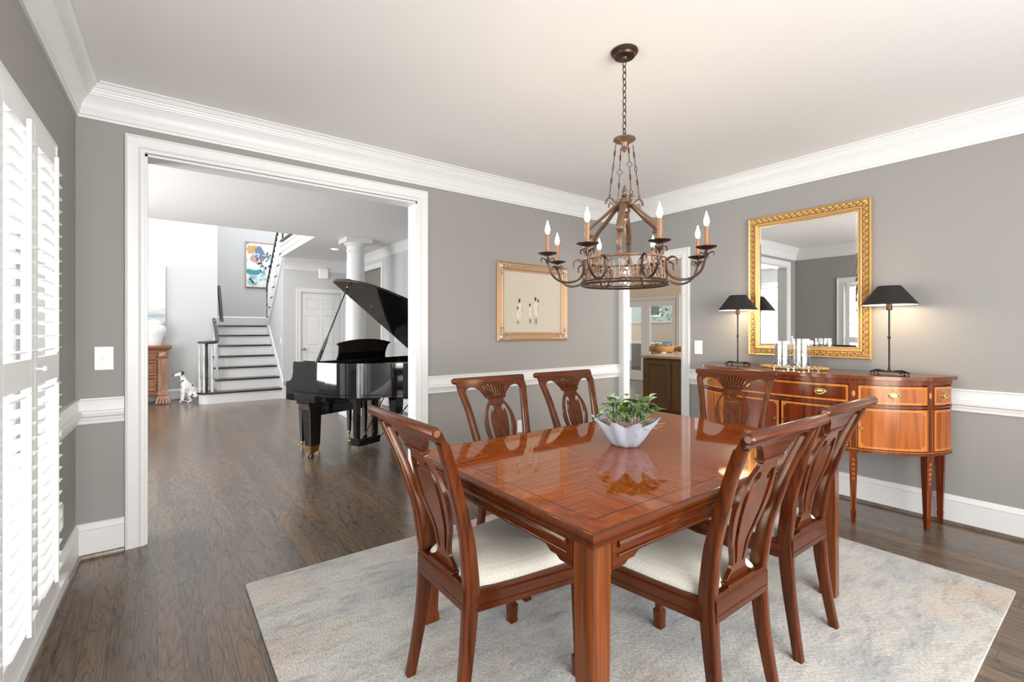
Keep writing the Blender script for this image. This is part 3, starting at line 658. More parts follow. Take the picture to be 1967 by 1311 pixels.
def baluster(x, y, z0, z1):
    bb = MB(); L = z1 - z0; sq = .016
    bb.box(x - sq, x + sq, y - sq, y + sq, z0, z0 + L * .26)
    pr = [(.012, .26), (.017, .28), (.011, .30), (.014, .34), (.017, .45), (.013, .62), (.010, .72), (.016, .74), (.010, .76), (.011, .9), (.012, 1.0)]
    bb.lathe([(r, z0 + q * L) for r, q in pr], 10, (x, y, 0)); return bb.build('baluster', M['trim'], st)
# newel cluster below the volute
vc = (.70, 10.05)
for k in range(5):
    a = 2 * PI * k / 5 + .5; baluster(vc[0] + .105 * cos(a), vc[1] + .105 * sin(a), RZ, 1.07)
c = MB(); c.lathe([(.022, RZ), (.022, RZ + .2), (.028, RZ + .24), (.02, RZ + .28), (.026, RZ + .5), (.018, 1.0), (.026, 1.07)], 12, (vc[0], vc[1], 0)); c.build('newel', M['drky'], st)
for k, yb_ in ((2, 10.24), (2, 10.36), (3, 10.50), (3, 10.63), (4, 10.78)): baluster(.88, yb_, RZ * k, 1.08 + (yb_ - 10.1) * .62)
rl = [(.70, 10.05, 1.09), (.76, 9.98, 1.09), (.83, 10.0, 1.095), (.865, 10.1, 1.11), (.875, 10.28, 1.17), (.88, 10.5, 1.30), (.88, 10.7, 1.42), (.88, 10.89, 1.52)]
c = MB(); c.tube(spl(rl, 5), .030, 12, flat=1.0); c.lathe([(.005, 1.065), (.13, 1.07), (.14, 1.085), (.13, 1.105), (.01, 1.115)], 24, (vc[0], vc[1], 0)); 
c.build('handrail', M['drky'], st)
c = MB(); c.tube([(1.02, 10.92, 1.50), (1.02, 11.0, 1.50), (1.02, 11.02, 1.52), (1.02, 11.55, 2.22)], .032, 12); c.build('wall_handrail', M['drky'], st)
# upper balusters, rail, newels
for k in range(1, 8):
    yk = 11.49 - (k - 1) * .228; z = 1.41 + k * .199
    for q in (.06, .17): baluster(1.93, yk - q, z, z + .82 + .0 + (q - .06) * .85)
for q in range(4): baluster(1.93, 9.78 - q * .11, 3.03, 3.95)
rl = [(1.93, 11.52, 2.14), (1.93, 11.46, 2.34), (1.93, 11.3, 2.47), (1.93, 10.8, 2.90), (1.93, 10.3, 3.33), (1.93, 9.92, 3.68), (1.93, 9.80, 3.95), (1.93, 9.6, 3.97), (1.93, 7.6, 3.97)]
c = MB(); c.tube(spl(rl, 5), .032, 12); c.build('upper_handrail', M['drky'], st)
c = MB(); c.lathe([(.035, 1.60), (.02, 1.62), (.025, 1.75), (.018, 1.8), (.03, 1.86), (.02, 1.9), (.028, 2.05), (.018, 2.15), (.034, 2.2), (.03, 2.3)], 12, (1.93, 11.50, 0)); c.box(1.895, 1.965, 9.80, 9.87, 3.0, 4.0); c.build('upper_newel', M['drky'], st)

# foyer furniture -------------------------------------------------
t = thing('chest_of_drawers', 'carved brown wooden chest of drawers with claw feet against the foyer wall', 'chest of drawers', (-.42, 10.36, 0))
# local: x -0.6..0.62, y 0 front..0.5
c = MB(); c.box(-.58, .56, .02, .5, .14, .96); c.build('carcass', M['chest'], t, smooth=0)
c = MB(); c.loft([[(-.60, 0, .955), (.58, 0, .955), (.58, .5, .955), (-.60, .5, .955)], [(-.64, -.04, .99), (.62, -.04, .99), (.62, .5, .99), (-.64, .5, .99)], [(-.64, -.04, 1.03), (.62, -.04, 1.03), (.62, .5, 1.03), (-.64, .5, 1.03)]]); c.build('top', M['chest'], t, smooth=0, bevel=.006)
for x0 in (-.58, .43):
    c = MB(); c.box(x0, x0 + .13, -.01, .04, .20, .80); c.box(x0 - .01, x0 + .14, -.03, .04, .16, .22)
    for q in range(4): c.tube([(x0 + .035 + q * .02, -.012, .26), (x0 + .035 + q * .02, -.012, .72)], .006, 6)
    c.build('pilaster', M['chestz'], t, smooth=40)
    c = MB(); c.ell((x0 + .065, -.005, .87), (.06, .04, .05)); c.tube([(x0 + .005, -.02, .85), (x0 + .125, -.02, .85)], .015, 8); c.tube([(x0 + .005, -.02, .9), (x0 + .125, -.02, .9)], .012, 8); c.build('capital', M['chestz'], t)
    c = MB()
    for q in range(5): c.tube(spl([(x0 + .03 + q * .018, .03, .15), (x0 + .0 + q * .036, -.03, .11), (x0 - .02 + q * .045, -.05, .05), (x0 - .03 + q * .05, -.07, .012)], 3), [.024] * 4 + [.02] * 3 + [.018] * 3, 7)
    c.ell((x0 + .065, .03, .11), (.09, .06, .05)); c.build('claw_foot', M['chestz'], t)
c = MB(); c.box(-.56, .54, .0, .06, .14, .2); c.tube([(-.56, -.0, .19), (.54, -.0, .19)], .014, 6); c.build('plinth', M['chest'], t)
for (z0, z1) in ((.235, .49), (.51, .76), (.79, .93)):
    for (x0, x1) in ((-.43, -.01), (.01, .41)):
        c = MB(); c.sweep([(x0, z0), (x0, z1), (x1, z1), (x1, z0)], [(0, 0), (0, .02), (.018, .028), (.03, .014), (.045, .006), (.06, .012), (.06, 0)], lambda u, v, w: (u, .02 - w, v), True)
        c.box(x0 + .05, x1 - .05, .008, .03, z0 + .05, z1 - .05); d = c.build('drawer', M['chest'], t, smooth=0)
        c = MB(); c.ell(((x0 + x1) / 2, -.012, (z0 + z1) / 2), (.016, .016, .016)); c.build('knob', M['steel'], d)
# right-hand knob nearer the visible edge comes from the second column of drawers
t = thing('ginger_jar', 'white lidded ceramic jar standing on the carved chest', 'jar', (-.05, 10.62, 1.03))
c = MB(); c.lathe([(.10, 0), (.105, .01), (.115, .08), (.16, .22), (.178, .29), (.165, .34), (.12, .365), (.105, .37)], 36); c.build('jar_body', M['ceramic'], t)
c = MB(); c.lathe([(.108, .368), (.112, .40), (.125, .402), (.12, .43), (.06, .455), (.018, .462), (.02, .47), (.008, .478)], 36); c.build('lid', M['ceramic'], t)
c = MB(); c.box(-1.15, .115, 10.84, 10.895, 1.18, 2.49); tag(c.build('seascape_canvas', M['sea'], smooth=0), 'tall pale canvas with a grey-blue seascape on the foyer wall behind the jar', 'painting')
# abstract painting on the stair wall
t = thing('abstract_painting', 'framed abstract painting in teal and ochre on the stair landing wall', 'painting', (1.66, 12.745, 2.33))
c = MB(); W_, H_ = .90, 1.09; c.sweep([(0, 0), (0, H_), (W_, H_), (W_, 0)], [(0, 0), (0, .04), (.018, .04), (.018, 0)], lambda u, v, w: (u, -w, v), True); c.build('frame', M['frame2'], t, smooth=0)
c = MB(); c.box(.018, W_ - .018, -.02, -.004, .018, H_ - .018); cv = c.build('canvas', M['abstract'], t, smooth=0)
def blot(k, pts, d):
    c = MB(); c.shape([tuple(p) for p in spl(pts, 4, True)], [], 0, .0015, lambda u, v, w: (u, -.0205 - w - d, v)); c.build('brush_mark', M[k], cv, smooth=0)
blot('p_ochre', [(.06, .80), (.05, .97), (.14, .99), (.25, 1.0), (.32, .93), (.24, .84), (.14, .82)], 0); blot('p_peri', [(.22, .90), (.30, 1.0), (.40, .86), (.43, .74), (.36, .64), (.28, .70), (.30, .80)], .0016)
blot('p_rose', [(.10, .66), (.13, .76), (.22, .78), (.28, .68), (.30, .56), (.2, .60)], .0032); blot('p_teal', [(.03, .34), (.04, .43), (.18, .41), (.33, .43), (.30, .33), (.14, .30)], .0016)
rs = random.Random(12)
for k in range(34):
    cu, cv_ = rs.choice(((.30, .62), (.34, .34), (.36, .5), (.66, .52), (.74, .3), (.76, .9), (.12, .24), (.2, .8), (.5, .74)))
    u0, v0 = cu + rs.uniform(-.07, .07), cv_ + rs.uniform(-.08, .08); a0 = rs.uniform(0, PI); l, w_ = rs.uniform(.03, .09), rs.uniform(.008, .022)
    pts = [(u0 + l * cos(t_) * cos(a0) - w_ * sin(t_) * sin(a0), v0 + l * cos(t_) * sin(a0) + w_ * sin(t_) * cos(a0)) for t_ in (0, .8, 1.6, 2.4, 3.3, 4.2, 5.2)]
    blot(rs.choice(('p_navy', 'p_blk', 'p_aqua', 'p_aqua', 'p_teal', 'p_peri', 'p_ochre') if cv_ > .3 else ('p_blk', 'p_aqua', 'p_teal')), pts, .004 + k * .0003)
blot('p_blk', [(.48, .52), (.56, .58), (.66, .60), (.80, .56), (.74, .50), (.62, .46)], .016)

# dalmatian statue ---------------------------------------------------
def skin(name, verts, edges, radii, m, parent, sub=2, root=0):
    me = bpy.data.meshes.new(name); me.from_pydata(verts, edges, []); me.update()
    o = bpy.data.objects.new(name, me); col.objects.link(o); o.parent = parent
    md = o.modifiers.new('skin', 'SKIN'); o.data.skin_vertices[0].data
    for i_, r in enumerate(radii):
        sv = o.data.skin_vertices[0].data[i_]; sv.radius = r if isinstance(r, tuple) else (r, r); sv.use_root = (i_ == root)
    md.use_smooth_shade = True
    s = o.modifiers.new('sub', 'SUBSURF'); s.levels = sub; s.render_levels = sub
    dg = bpy.context.evaluated_depsgraph_get(); m2 = bpy.data.meshes.new_from_object(o.evaluated_get(dg)); o.modifiers.clear(); o.data = m2
    m2.materials.clear(); m2.materials.append(m)
    for p in m2.polygons: p.use_smooth = True
    return o
t = thing('dalmatian_statue', 'black-spotted white dog statue sitting between the carved chest and the stairs', 'statue', (.40, 10.33, 0), math.radians(12))
V = [(.13, 0, .13), (.09, 0, .24), (.02, 0, .35), (-.035, 0, .42), (-.05, 0, .49), (-.075, 0, .525), (-.13, 0, .505), (-.17, 0, .495),   # hips, mid, chest, neck, poll, head, muzzle, nose
     (-.03, .045, .27), (-.04, .05, .13), (-.05, .05, .02), (-.085, .05, .012), (-.03, -.045, .27), (-.04, -.05, .13), (-.06, -.05, .02), (-.095, -.05, .012),
     (.10, .075, .15), (.03, .085, .13), (.07, .085, .03), (.0, .085, .014), (.10, -.075, .15), (.03, -.085, .13), (.07, -.085, .03), (.0, -.085, .014),
     (.19, 0, .05), (.26, .02, .03)]
E_ = [(0, 1), (1, 2), (2, 3), (3, 4), (4, 5), (5, 6), (6, 7), (2, 8), (8, 9), (9, 10), (10, 11), (2, 12), (12, 13), (13, 14), (14, 15), (0, 16), (16, 17), (17, 18), (18, 19), (0, 20), (20, 21), (21, 22), (22, 23), (0, 24), (24, 25)]
Rr = [.085, .085, .078, .045, .04, .048, .03, .022, .035, .022, .018, .018, .035, .022, .018, .018, .06, .035, .022, .02, .06, .035, .022, .02, .02, .01]
skin('body', V, E_, Rr, M['dog'], t, 2, 1)
for s in (-1, 1):
    c = MB(); c.ell((0, 0, 0), (.022, .008, .04), 10, 8, Matrix.Translation((-.055, .045 * s, .535)) @ Matrix.Rotation(.5 * s, 4, 'X') @ Matrix.Rotation(.5, 4, 'Y')); c.build('ear', M['p_blk'], t)
c = MB(); c.ell((-.195, 0, .502), (.011, .012, .009), 8, 6); c.ell((-.11, .032, .538), (.006, .006, .006), 8, 6); c.ell((-.11, -.032, .538), (.006, .006, .006), 8, 6); c.build('nose_and_eyes', M['p_blk'], t)

# ------------------------------------------------------------------ kitchen beyond the doorway
b = MB(); b.box(4.38, 10.1, YB + .02, YB + T, 0, CZ) if False else None
KX = 10.0; FY0, FY1 = 6.72, 8.56
b.box(KX, KX + .12, 3.0, FY0, 0, CZ).box(KX, KX + .12, FY1, 11.2, 0, CZ).box(KX, KX + .12, FY0, FY1, 2.06, CZ).box(4.38, 6.1, 7.3, 7.4, 0, CZ) if False else None
b.box(KX, KX + .12, 1.0, FY0, 0, CZ); b.box(KX, KX + .12, FY1, 11.2, 0, CZ); b.box(KX, KX + .12, FY0, FY1, 2.06, CZ)
struct(b.build('wall_kitchen', M['wall3'], smooth=0))
b = MB(); b.box(4.38, 10.1, 1.0, 11.2, CZ, CZ + .1) if False else b.box(4.38, 10.1, 1.0, 7.4, CZ, CZ + .1).box(6.2, 10.1, 7.4, 11.2, CZ, CZ + .1); struct(b.build('ceiling_kitchen', M['ceil'], smooth=0))
c = MB(); c.sweep([(FY0 - .1, 0), (FY0 - .1, 2.16), (FY1 + .1, 2.16), (FY1 + .1, 0)], [(a, q * 1.3) for a, q in cas], lambda u, v, w: (KX - w, u, v)); struct(c.build('trim_%d' % i, M['trim'], smooth=25)); i += 1
c = MB(); c.sweep([(KX, 11.2), (KX, 1.0)], [(a, z) for a, z in basep], ident) if False else c.box(KX - .016, KX, 1.0, FY0 - .1, 0, .18); struct(c.build('baseboard_kitchen', M['trim'], smooth=0))
for k in range(2):
    y0 = FY0 + .005 + k * .918; y1 = y0 + .91
    t = struct(bpy.data.objects.new('door_%d' % (k + 2), None)); col.objects.link(t)
    t.location = (KX, (y0 + y1) / 2, 0)
    h = .455; c = MB()
    c.shape([(-h, .01), (h, .01), (h, 2.05), (-h, 2.05)], [[(-h + .13, .26), (-h + .13, 1.91), (h - .13, 1.91), (h - .13, .26)]], .01, .055, lambda u, v, w: (w, u, v))
    c.build('leaf', M['trim'], t, smooth=0)
    c = MB(); c.box(.03, .036, -h + .13, h - .13, .26, 1.91); c.build('pane', M['pane'], t, smooth=0)
    c = MB(); s = -1 if k else 1
    for z in (.4, 1.05, 1.72): c.box(-.004, .012, -h * s - .012, -h * s + .012, z - .05, z + .05) if not k else c.box(-.004, .012, h - .012, h + .012, z - .05, z + .05)
    c.build('hinge', M['steel'], t, smooth=0)
t = thing('kitchen_island', 'brown panelled kitchen island with a speckled stone top seen through the doorway', 'kitchen island', (6.05, 3.1, 0))
c = MB(); c.box(.03, .9, 0, 1.56, 0, .10).box(0, .9, 0, 1.56, .10, .87); c.build('cabinet', M['brn'], t, smooth=0)
for (y0, y1) in ((1.06, 1.54), (.54, 1.02), (.02, .50)):
    c = MB(); c.sweep([(y0, .13), (y0, .85), (y1, .85), (y1, .13)], [(0, 0), (0, .018), (.06, .018), (.07, .008), (.07, 0)], lambda u, v, w: (-w, u, v), True); c.build('panel', M['brn'], t, smooth=0)
c = MB(); c.box(-.04, .94, -.04, 1.60, .88, .92); c.build('countertop', M['granite'], t, smooth=0, bevel=.006)
for k, (x, y, lb) in enumerate(((7.77, 5.53, 'curved light wood stool back left of the other behind the kitchen island'), (7.95, 5.02, 'curved light wood stool back right of the other behind the kitchen island'))):
    t = thing('counter_stool', lb, 'stool', (x, y, 0), .3, 'stools at the kitchen island')
    c = MB(); c.tube(spl([(.16, -.22, .95), (-.05, -.24, .95), (-.16, -.12, .95), (-.19, 0, .95), (-.16, .12, .95), (-.05, .24, .95), (.16, .22, .95)], 4), .055, 8, flat=.25); c.build('backrest', M['stool'], t)
    c = MB(); c.lathe([(.05, .64), (.2, .64), (.21, .66), (.2, .69), (.02, .69)], 20); c.build('seat', M['stool'], t)
    for sx in (-1, 1):
        for sy in (-1, 1): c = MB(); c.tube([(.14 * sx, .14 * sy, .65), (.19 * sx, .19 * sy, 0)], .016, 8); c.build('leg', M['stool'], t)
    for sy in (-1, 1): c = MB(); c.tube([(-.12, .14 * sy, .68), (-.16, .12 * sy, .93)], .012, 8); c.build('back_post', M['stool'], t)
t = thing('kitchen_plant', 'small green plant on the table beyond the kitchen island', 'plant', (9.2, 6.52, .76))
c = MB()
for k in range(26):
    a = random.uniform(0, 2 * PI); l = random.uniform(.12, .26); c.tube([(0, 0, .1), (cos(a) * l * .5, sin(a) * l * .5, .1 + l * .6), (cos(a) * l, sin(a) * l, .1 + l * .75)], [.006, .02, .002], 5, flat=.3)
c.build('foliage', M['leafpale'], t)
c = MB(); c.lathe([(.06, 0), (.08, .12), (.075, .12), (.01, .1)], 16); c.build('pot', M['ceramic'], t)
t = thing('breakfast_table', 'small light wooden table beyond the kitchen island', 'table', (9.2, 6.4, 0))
c = MB(); c.lathe([(.02, .73), (.42, .73), (.42, .76), (.02, .76)], 32); c.build('tabletop', M['stool'], t)
c = MB(); c.lathe([(.25, 0), (.24, .03), (.05, .08), (.04, .6), (.1, .73)], 20); c.build('pedestal', M['stool'], t)
# patio outside the french doors
c = MB(); c.box(10.6, 22, 2, 17, -.08, -.02); struct(c.build('floor_patio', M['patio'], smooth=0))
t = thing('garden_wall', 'pale stone garden wall outside the french doors', 'wall', (13.6, 9.0, 0))
c = MB(); c.box(0, .3, -5, 4, 0, 1.55); c.build('masonry', M['stone'], t, smooth=0)
c = MB(); c.box(-.04, .34, -5, 4, 1.55, 1.62); c.build('coping', M['patio'], t, smooth=0)
t = thing('pergola', 'grey-green timber porch frame outside the french doors', 'pergola', (13.2, 8.9, 0))
for y in (-1.6, -.2, 1.2): c = MB(); c.box(0, .12, y, y + .12, 0, 2.5); c.build('post', M['ext'], t, smooth=0)
c = MB(); c.box(-.05, .17, -2, 1.8, 2.3, 2.5); c.build('beam', M['ext'], t, smooth=0)
t = thing('patio_sofa', 'blue cushioned patio sofa outside the french doors', 'sofa', (12.3, 8.8, 0))
c = MB(); c.box(0, .8, -1.1, .9, .02, .28); c.build('base', M['dkglass'], t, smooth=0)
c = MB(); c.box(0, .7, -1.05, .85, .28, .45); c.build('seat_cushion', M['bluecush'], t, bevel=.04, seg=3)
c = MB(); c.box(.6, .85, -1.05, .85, .40, .95); c.build('back_cushion', M['bluecush'], t, bevel=.06, seg=3)
t = thing('patio_cooler', 'dark low cabinet outside the left french door', 'cabinet', (11.4, 9.0, 0))
c = MB(); c.box(0, .5, -.5, .6, 0, .9); c.build('body', M['dkglass'], t, smooth=0, bevel=.01); c = MB(); c.box(-.02, .52, -.52, .62, .9, .95); c.build('lid', M['patio'], t, smooth=0)
def shrub(x, y, z, r, h, lb):
    t = thing('shrub', lb, 'shrub', (x, y, z)); rnd = random.Random(int(x * 10 + y)); c = MB()
    for k in range(260):
        a = rnd.uniform(0, 2 * PI); e = rnd.uniform(-.3, 1.5); q = rnd.uniform(.6, 1); p = Vector((cos(a) * cos(e) * r * q, sin(a) * cos(e) * r * q, h * .5 + sin(e) * h * .5 * q))
        d = Vector((rnd.uniform(-1, 1), rnd.uniform(-1, 1), rnd.uniform(-.2, 1))).normalized() * .16; s = d.orthogonal().normalized() * .05
        v = [c.bm.verts.new(pp) for pp in (p, p + d * .5 + s, p + d, p + d * .5 - s)]; c.face(v)
    c.build('foliage', M['shrub'], t, smooth=0); c = MB(); c.tube([(0, 0, 0), (0, 0, h * .6)], .03, 6); c.build('stem', M['chest'], t)
t = thing('neighbouring_house', 'grey-green sided house beyond the garden wall outside the french doors', 'house', (17.5, 10.5, 0))
c = MB(); c.box(0, 4, -6, 6, -.08, 5.5); c.build('walls', M['ext'], t, smooth=0)
for y in (-3.4, -1.6, .2, 2.0): c = MB(); c.box(-.06, 0, y, y + .9, 1.9, 3.2); wf_ = c.build('window', M['trim'], t, smooth=0); c = MB(); c.box(-.065, -.055, y + .07, y + .83, 1.97, 3.13); c.build('pane', M['dkglass'], wf_, smooth=0)
shrub(15.1, 8.6, 0, .8, 2.6, 'leafy green shrub behind the pale stone garden wall'); shrub(15.3, 10.6, 0, 1.0, 3.0, 'leafy green shrub behind the wall, seen past the left french door')
shrub(12.4, 10.5, 0, .45, 1.0, 'low green shrub in front of the pale stone garden wall')
# ================================================================== DINING ROOM FURNITURE
RUG = .012
c = MB(); c.shape([tuple((p[0] + 1.88, p[1] + 1.554)) for p in rrect(1.525, 1.183, .02, 3)], [], 0.001, RUG, ident)
tag(c.build('area_rug', M['rug'], smooth=30, bevel=.004), 'pale grey mottled rectangular rug under the dining table', 'rug')

# table
TX0, TX1, TY0, TY1 = .911, 2.690, .860, 1.967
tcx, tcy = (TX0 + TX1) / 2, (TY0 + TY1) / 2
tb = thing('dining_table', 'glossy reddish-brown rectangular wooden dining table on the rug', 'table', (tcx, tcy, 0))
hx, hy = (TX1 - TX0) / 2, (TY1 - TY0) / 2
c = MB(); c.box(-hx + .018, hx - .018, -hy + .018, hy - .018, .745, .7602); c.build('tabletop', M['veneer'], tb, smooth=0)
edge = [(.02, .722), (.004, .724), (.004, .730), (.010, .734), (.0, .744), (.0, .752), (.006, .758), (.010, .7602), (.019, .7602), (.019, .74)]
c = MB(); c.sweep([(-hx, -hy), (-hx, hy), (hx, hy), (hx, -hy)], edge, ident, True); c.box(-hx + .02, hx - .02, -hy + .02, hy - .02, .722, .744)
c.build('table_edge', M['tedge'], tb, smooth=30)
LS = .082; ins = .022
def apron(L0, L1, fn):
    n = .0; z1 = .722; zb = .635; zc = .662
    pts = [(L0, z1), (L1, z1), (L1, zb), (L1 - .06, zb + .002), (L1 - .075, zb + .012), (L1 - .10, zb + .012), (L1 - .12, zb + .026), (L1 - .14, zc)]
    pts += [(L0 + .14, zc), (L0 + .12, zb + .026), (L0 + .10, zb + .012), (L0 + .075, zb + .012), (L0 + .06, zb + .002), (L0, zb)]
    return pts
for s in (-1, 1):
    c = MB(); y = s * (hy - ins - .012); c.shape(apron(-hx + ins + LS - .01, hx - ins - LS + .01, None), [], -.012, .012, lambda u, v, w: (u, y + w, v))
    c.tube([(-hx + .12, y + s * .010, .706), (hx - .12, y + s * .010, .706)], .014, 10); c.tube([(-hx + .12, y + s * .014, .672), (hx - .12, y + s * .014, .672)], .004, 8)
    c.build('apron', M['table'], tb, smooth=30, bevel=.003)
    c = MB(); x = s * (hx - ins - .012); c.shape(apron(-hy + ins + LS - .01, hy - ins - LS + .01, None), [], -.012, .012, lambda u, v, w: (x + w, u, v))
    c.tube([(x + s * .010, -hy + .12, .706), (x + s * .010, hy - .12, .706)], .014, 10); c.tube([(x + s * .014, -hy + .12, .672), (x + s * .014, hy - .12, .672)], .004, 8)
    c.build('apron', M['tabley'], tb, smooth=30, bevel=.003)
for sx in (-1, 1):
    for sy in (-1, 1):
        c = MB(); ax, ay = sx * (hx - ins), sy * (hy - ins); rings = []
        for z, k in ((.722, .9), (.712, 1.02), (.70, 1.0), (.64, 1.0), (.625, .94), (.3, .88), (.06, .80), (.03, .86), (RUG, .84)):
            s_ = LS * k; R_ = .026 * k; pts = []
            for q in range(7): a = PI / 2 * q / 6; pts.append((s_ - R_ + R_ * sin(a) - s_, 0, 0, a))
            o = [(0 - R_ + R_ * cos(a), 0 - R_ + R_ * sin(a)) for a in [PI / 2 * q / 6 for q in range(7)]]
            o = o + [(-s_ + .006, 0), (-s_ + .006, -.006), (-s_, -.006), (-s_, -s_), (-.006, -s_), (-.006, -s_ + .006), (0, -s_ + .006)]
            off = LS * (1 - k) * .0
            rings.append([(ax + sx * (p[0] - off), ay + sy * (p[1] - off), z) for p in o])
        c.loft(rings); c.build('leg', M['tleg'], tb, smooth=30)

# dining chairs ------------------------------------------------------
PZ = [0, .15, .30, .45, .60, .80, .95, .99, 1.01]
PY = [-.272, -.246, -.224, -.215, -.232, -.292, -.352, -.378, -.392]
PX = [.176, .166, .160, .160, .170, .196, .226, .236, .242]
def by(z): return lerp(z, PZ, PY)
byc = None
def make_chair():
    t = thing('dining_chair', 'x', 'chair', (0, 0, 0), 0, 'dining chairs around the table')
    for s in (-1, 1):
        path = spl([(s * lerp(z, PZ, PX), lerp(z, PZ, PY), z) for z in (0, .12, .25, .38, .45, .52, .62, .72, .82, .90, .955)], 3)
        rings = []
        for p in path:
            z = p.z; hd = lerp(z, [0, .1, .4, .5, .7, .955], [.017, .018, .026, .026, .021, .016]); hw = lerp(z, [0, .45, .8, .955], [.0155, .0175, .0165, .019])
            rings.append([(p.x + q[0], p.y + q[1], z) for q in rrect(hw, hd, .005, 2)])
        c = MB(); c.loft(rings); c.build('rear_leg', M['chair'], t, smooth=30)
    # crest rail with arches, bent along the back
    def fb(u, v, w): return (u, by(v) + w, v)
    half = [(0, 1.002), (.10, 1.002), (.20, 1.003), (.248, 1.004), (.252, .994), (.244, .972), (.243, .952), (.240, .935), (.206, .925)]
    arch = spl([(.206, .925), (.200, .940), (.182, .953), (.155, .957), (.125, .950), (.098, .932), (.074, .905), (.068, .895)], 4)
    right = half[:-1] + [tuple(p) for p in arch] + [(.06, .893), (0, .893)]
    out = right + [(-x, z) for x, z in reversed(right[1:-1])]
    c = MB(); c.shape(out, [], -.011, .011, fb)
    c.build('crest_rail', M['chairx'], t, smooth=30, bevel=.004)
    c = MB(); ty, tz = by(1.0) - .006, .994
    xs_ = [-.262, -.258, -.25, .25, .258, .262]; c.tube([(x, ty, tz) for x in xs_], [.010, .015, .018, .018, .015, .010], 14); c.build('crest_roll', M['chairx'], t)
    # splat with two slots
    prof = [(.895, .060), (.882, .053), (.868, .056), (.84, .076), (.80, .096), (.755, .107), (.71, .105), (.66, .090), (.61, .068), (.57, .051), (.535, .041), (.515, .042), (.50, .050), (.488, .062), (.470, .070), (.452, .072)]
    R_ = [tuple((p[1], p[0])) for p in spl(prof, 3)]
    out = R_ + [(-x, z) for x, z in reversed(R_)]
    cl = [(.835, .036, .011), (.838, .046, .011), (.815, .062, .0125), (.78, .069, .0130), (.74, .070, .0130), (.69, .063, .0115), (.64, .050, .0100), (.59, .034, .0080), (.55, .025, .0065), (.525, .022, .0050)]
    cs = spl(cl, 3)
    outer = [(p[1] + p[2], p[0]) for p in cs]; inner = [(p[1] - p[2], p[0]) for p in cs]
    slot = [(.034, .848), (.048, .850), (.062, .842)] + outer[5:] + list(reversed(inner[5:])) + [(.048, .812), (.036, .812), (.024, .822), (.024, .838)]
    slots = [slot, [(-x, z) for x, z in reversed(slot)]]
    c = MB(); c.shape(out, slots, -.008, .008, fb); c.build('splat', M['chair'], t, smooth=30, bevel=.002)
    c = MB(); c.box(-.064, .064, by(.892) - .014, by(.892) + .016, .884, .892).box(-.068, .068, by(.895) - .016, by(.895) + .019, .892, .898); c.build('collar', M['chairx'], t, smooth=0, bevel=.003)
    # carved shell, front face
    c = MB()
    for k in range(9):
        a = (k - 4) / 4 * .82; x0, z0 = .052 * (k - 4) / 4, .902; L = .076 - .012 * abs(k - 4) / 4
        x1, z1 = x0 + sin(a) * L * .62, z0 + cos(a * .7) * L
        P = spl([(x0, by(z0) + .012, z0), ((x0 + x1) / 2, by((z0 + z1) / 2) + .017, (z0 + z1) / 2), (x1, by(z1) + .014, z1)], 3)
        c.tube(P, [.0045, .0055, .0064, .0072, .008, .0085, .0065], 7)
    c.build('shell_carving', M['chairx'], t)
    # seat rails with grooves
    def rail(pa, pb, z0, z1, th):
        d = (Vector(pb) - Vector(pa)); L = d.length; d.normalize(); n = Vector((d.y, -d.x, 0))
        pr = [(0, z0), (th, z0), (th, z0 + .018), (th - .003, z0 + .020), (th - .003, z0 + .023), (th, z0 + .025), (th, z1 - .018), (th - .005, z1 - .012), (th - .005, z1), (0, z1)]
        return [[tuple(Vector(p) + n * a + Vector((0, 0, z))) for a, z in pr] for p in (pa, pb)]
    fw, rw, y1, y0 = .238, .165, .245, -.225
    c = MB()
    c.loft(rail((fw - .02, y0 * 0 + y1, 0), (-fw + .02, y1, 0), .375, .445, -.022)); c.loft(rail((-rw, y0, 0), (rw, y0, 0), .385, .470, .022))
    c.loft(rail((rw + .005, y0 + .02, 0), (fw, y1, 0), .375, .445, .022)) if False else None
    c.loft(rail((rw - .008, y0 + .02, 0), (fw - .01, y1 + .005, 0), .375, .445, .020)); c.loft(rail((-fw + .01, y1 + .005, 0), (-rw + .008, y0 + .02, 0), .375, .445, .020))
    c.build('seat_frame', M['rail'], t, smooth=25)
    c = MB(); c.box(-.085, .085, y0 - .018, y0 + .012, .462, .478); c.build('shoe', M['chairx'], t, smooth=0, bevel=.003)
    # cushion
    base = []
    pts = [(rw - .012, y0 + .030), (fw - .022, y1 - .03), (fw - .045, y1 + .004), (0, y1 + .014), (-fw + .045, y1 + .004), (-fw + .022, y1 - .03), (-rw + .012, y0 + .030), (0, y0 + .026)]
    ring0 = spl(pts, 5, True); cx_ = Vector((0, .01))
    c = MB(); rings = []
    for s_, z in ((.99, .436), (1.0, .446), (.995, .460), (.96, .474), (.88, .486), (.72, .496), (.45, .503), (.15, .506)):
        rings.append([(cx_.x + (p.x - cx_.x) * s_, cx_.y + (p.y - cx_.y) * s_, z) for p in ring0])
    c.loft(rings); c.build('seat', M['fabric'], t, smooth=60)
    for s in (-1, 1):
        c = MB(); x, y = s * (fw - .03), y1 - .016
        for (z0, h0, z1, h1) in ((.445, .022, .38, .022), (.38, .024, .372, .024), (.366, .019, .35, .022), (.35, .022, .085, .014), (.085, .014, .075, .021), (.075, .021, .012, .018)):
            c.loft([[(x + q[0], y + q[1], z) for q in rrect(h, h, .004, 2)] for z, h in ((z0, h0), (z1, h1))])
        c.box(x - .018, x + .018, y - .018, y + .018, 0, .014)
        c.build('front_leg', M['chair'], t, smooth=30)
    return t
ch = make_chair()
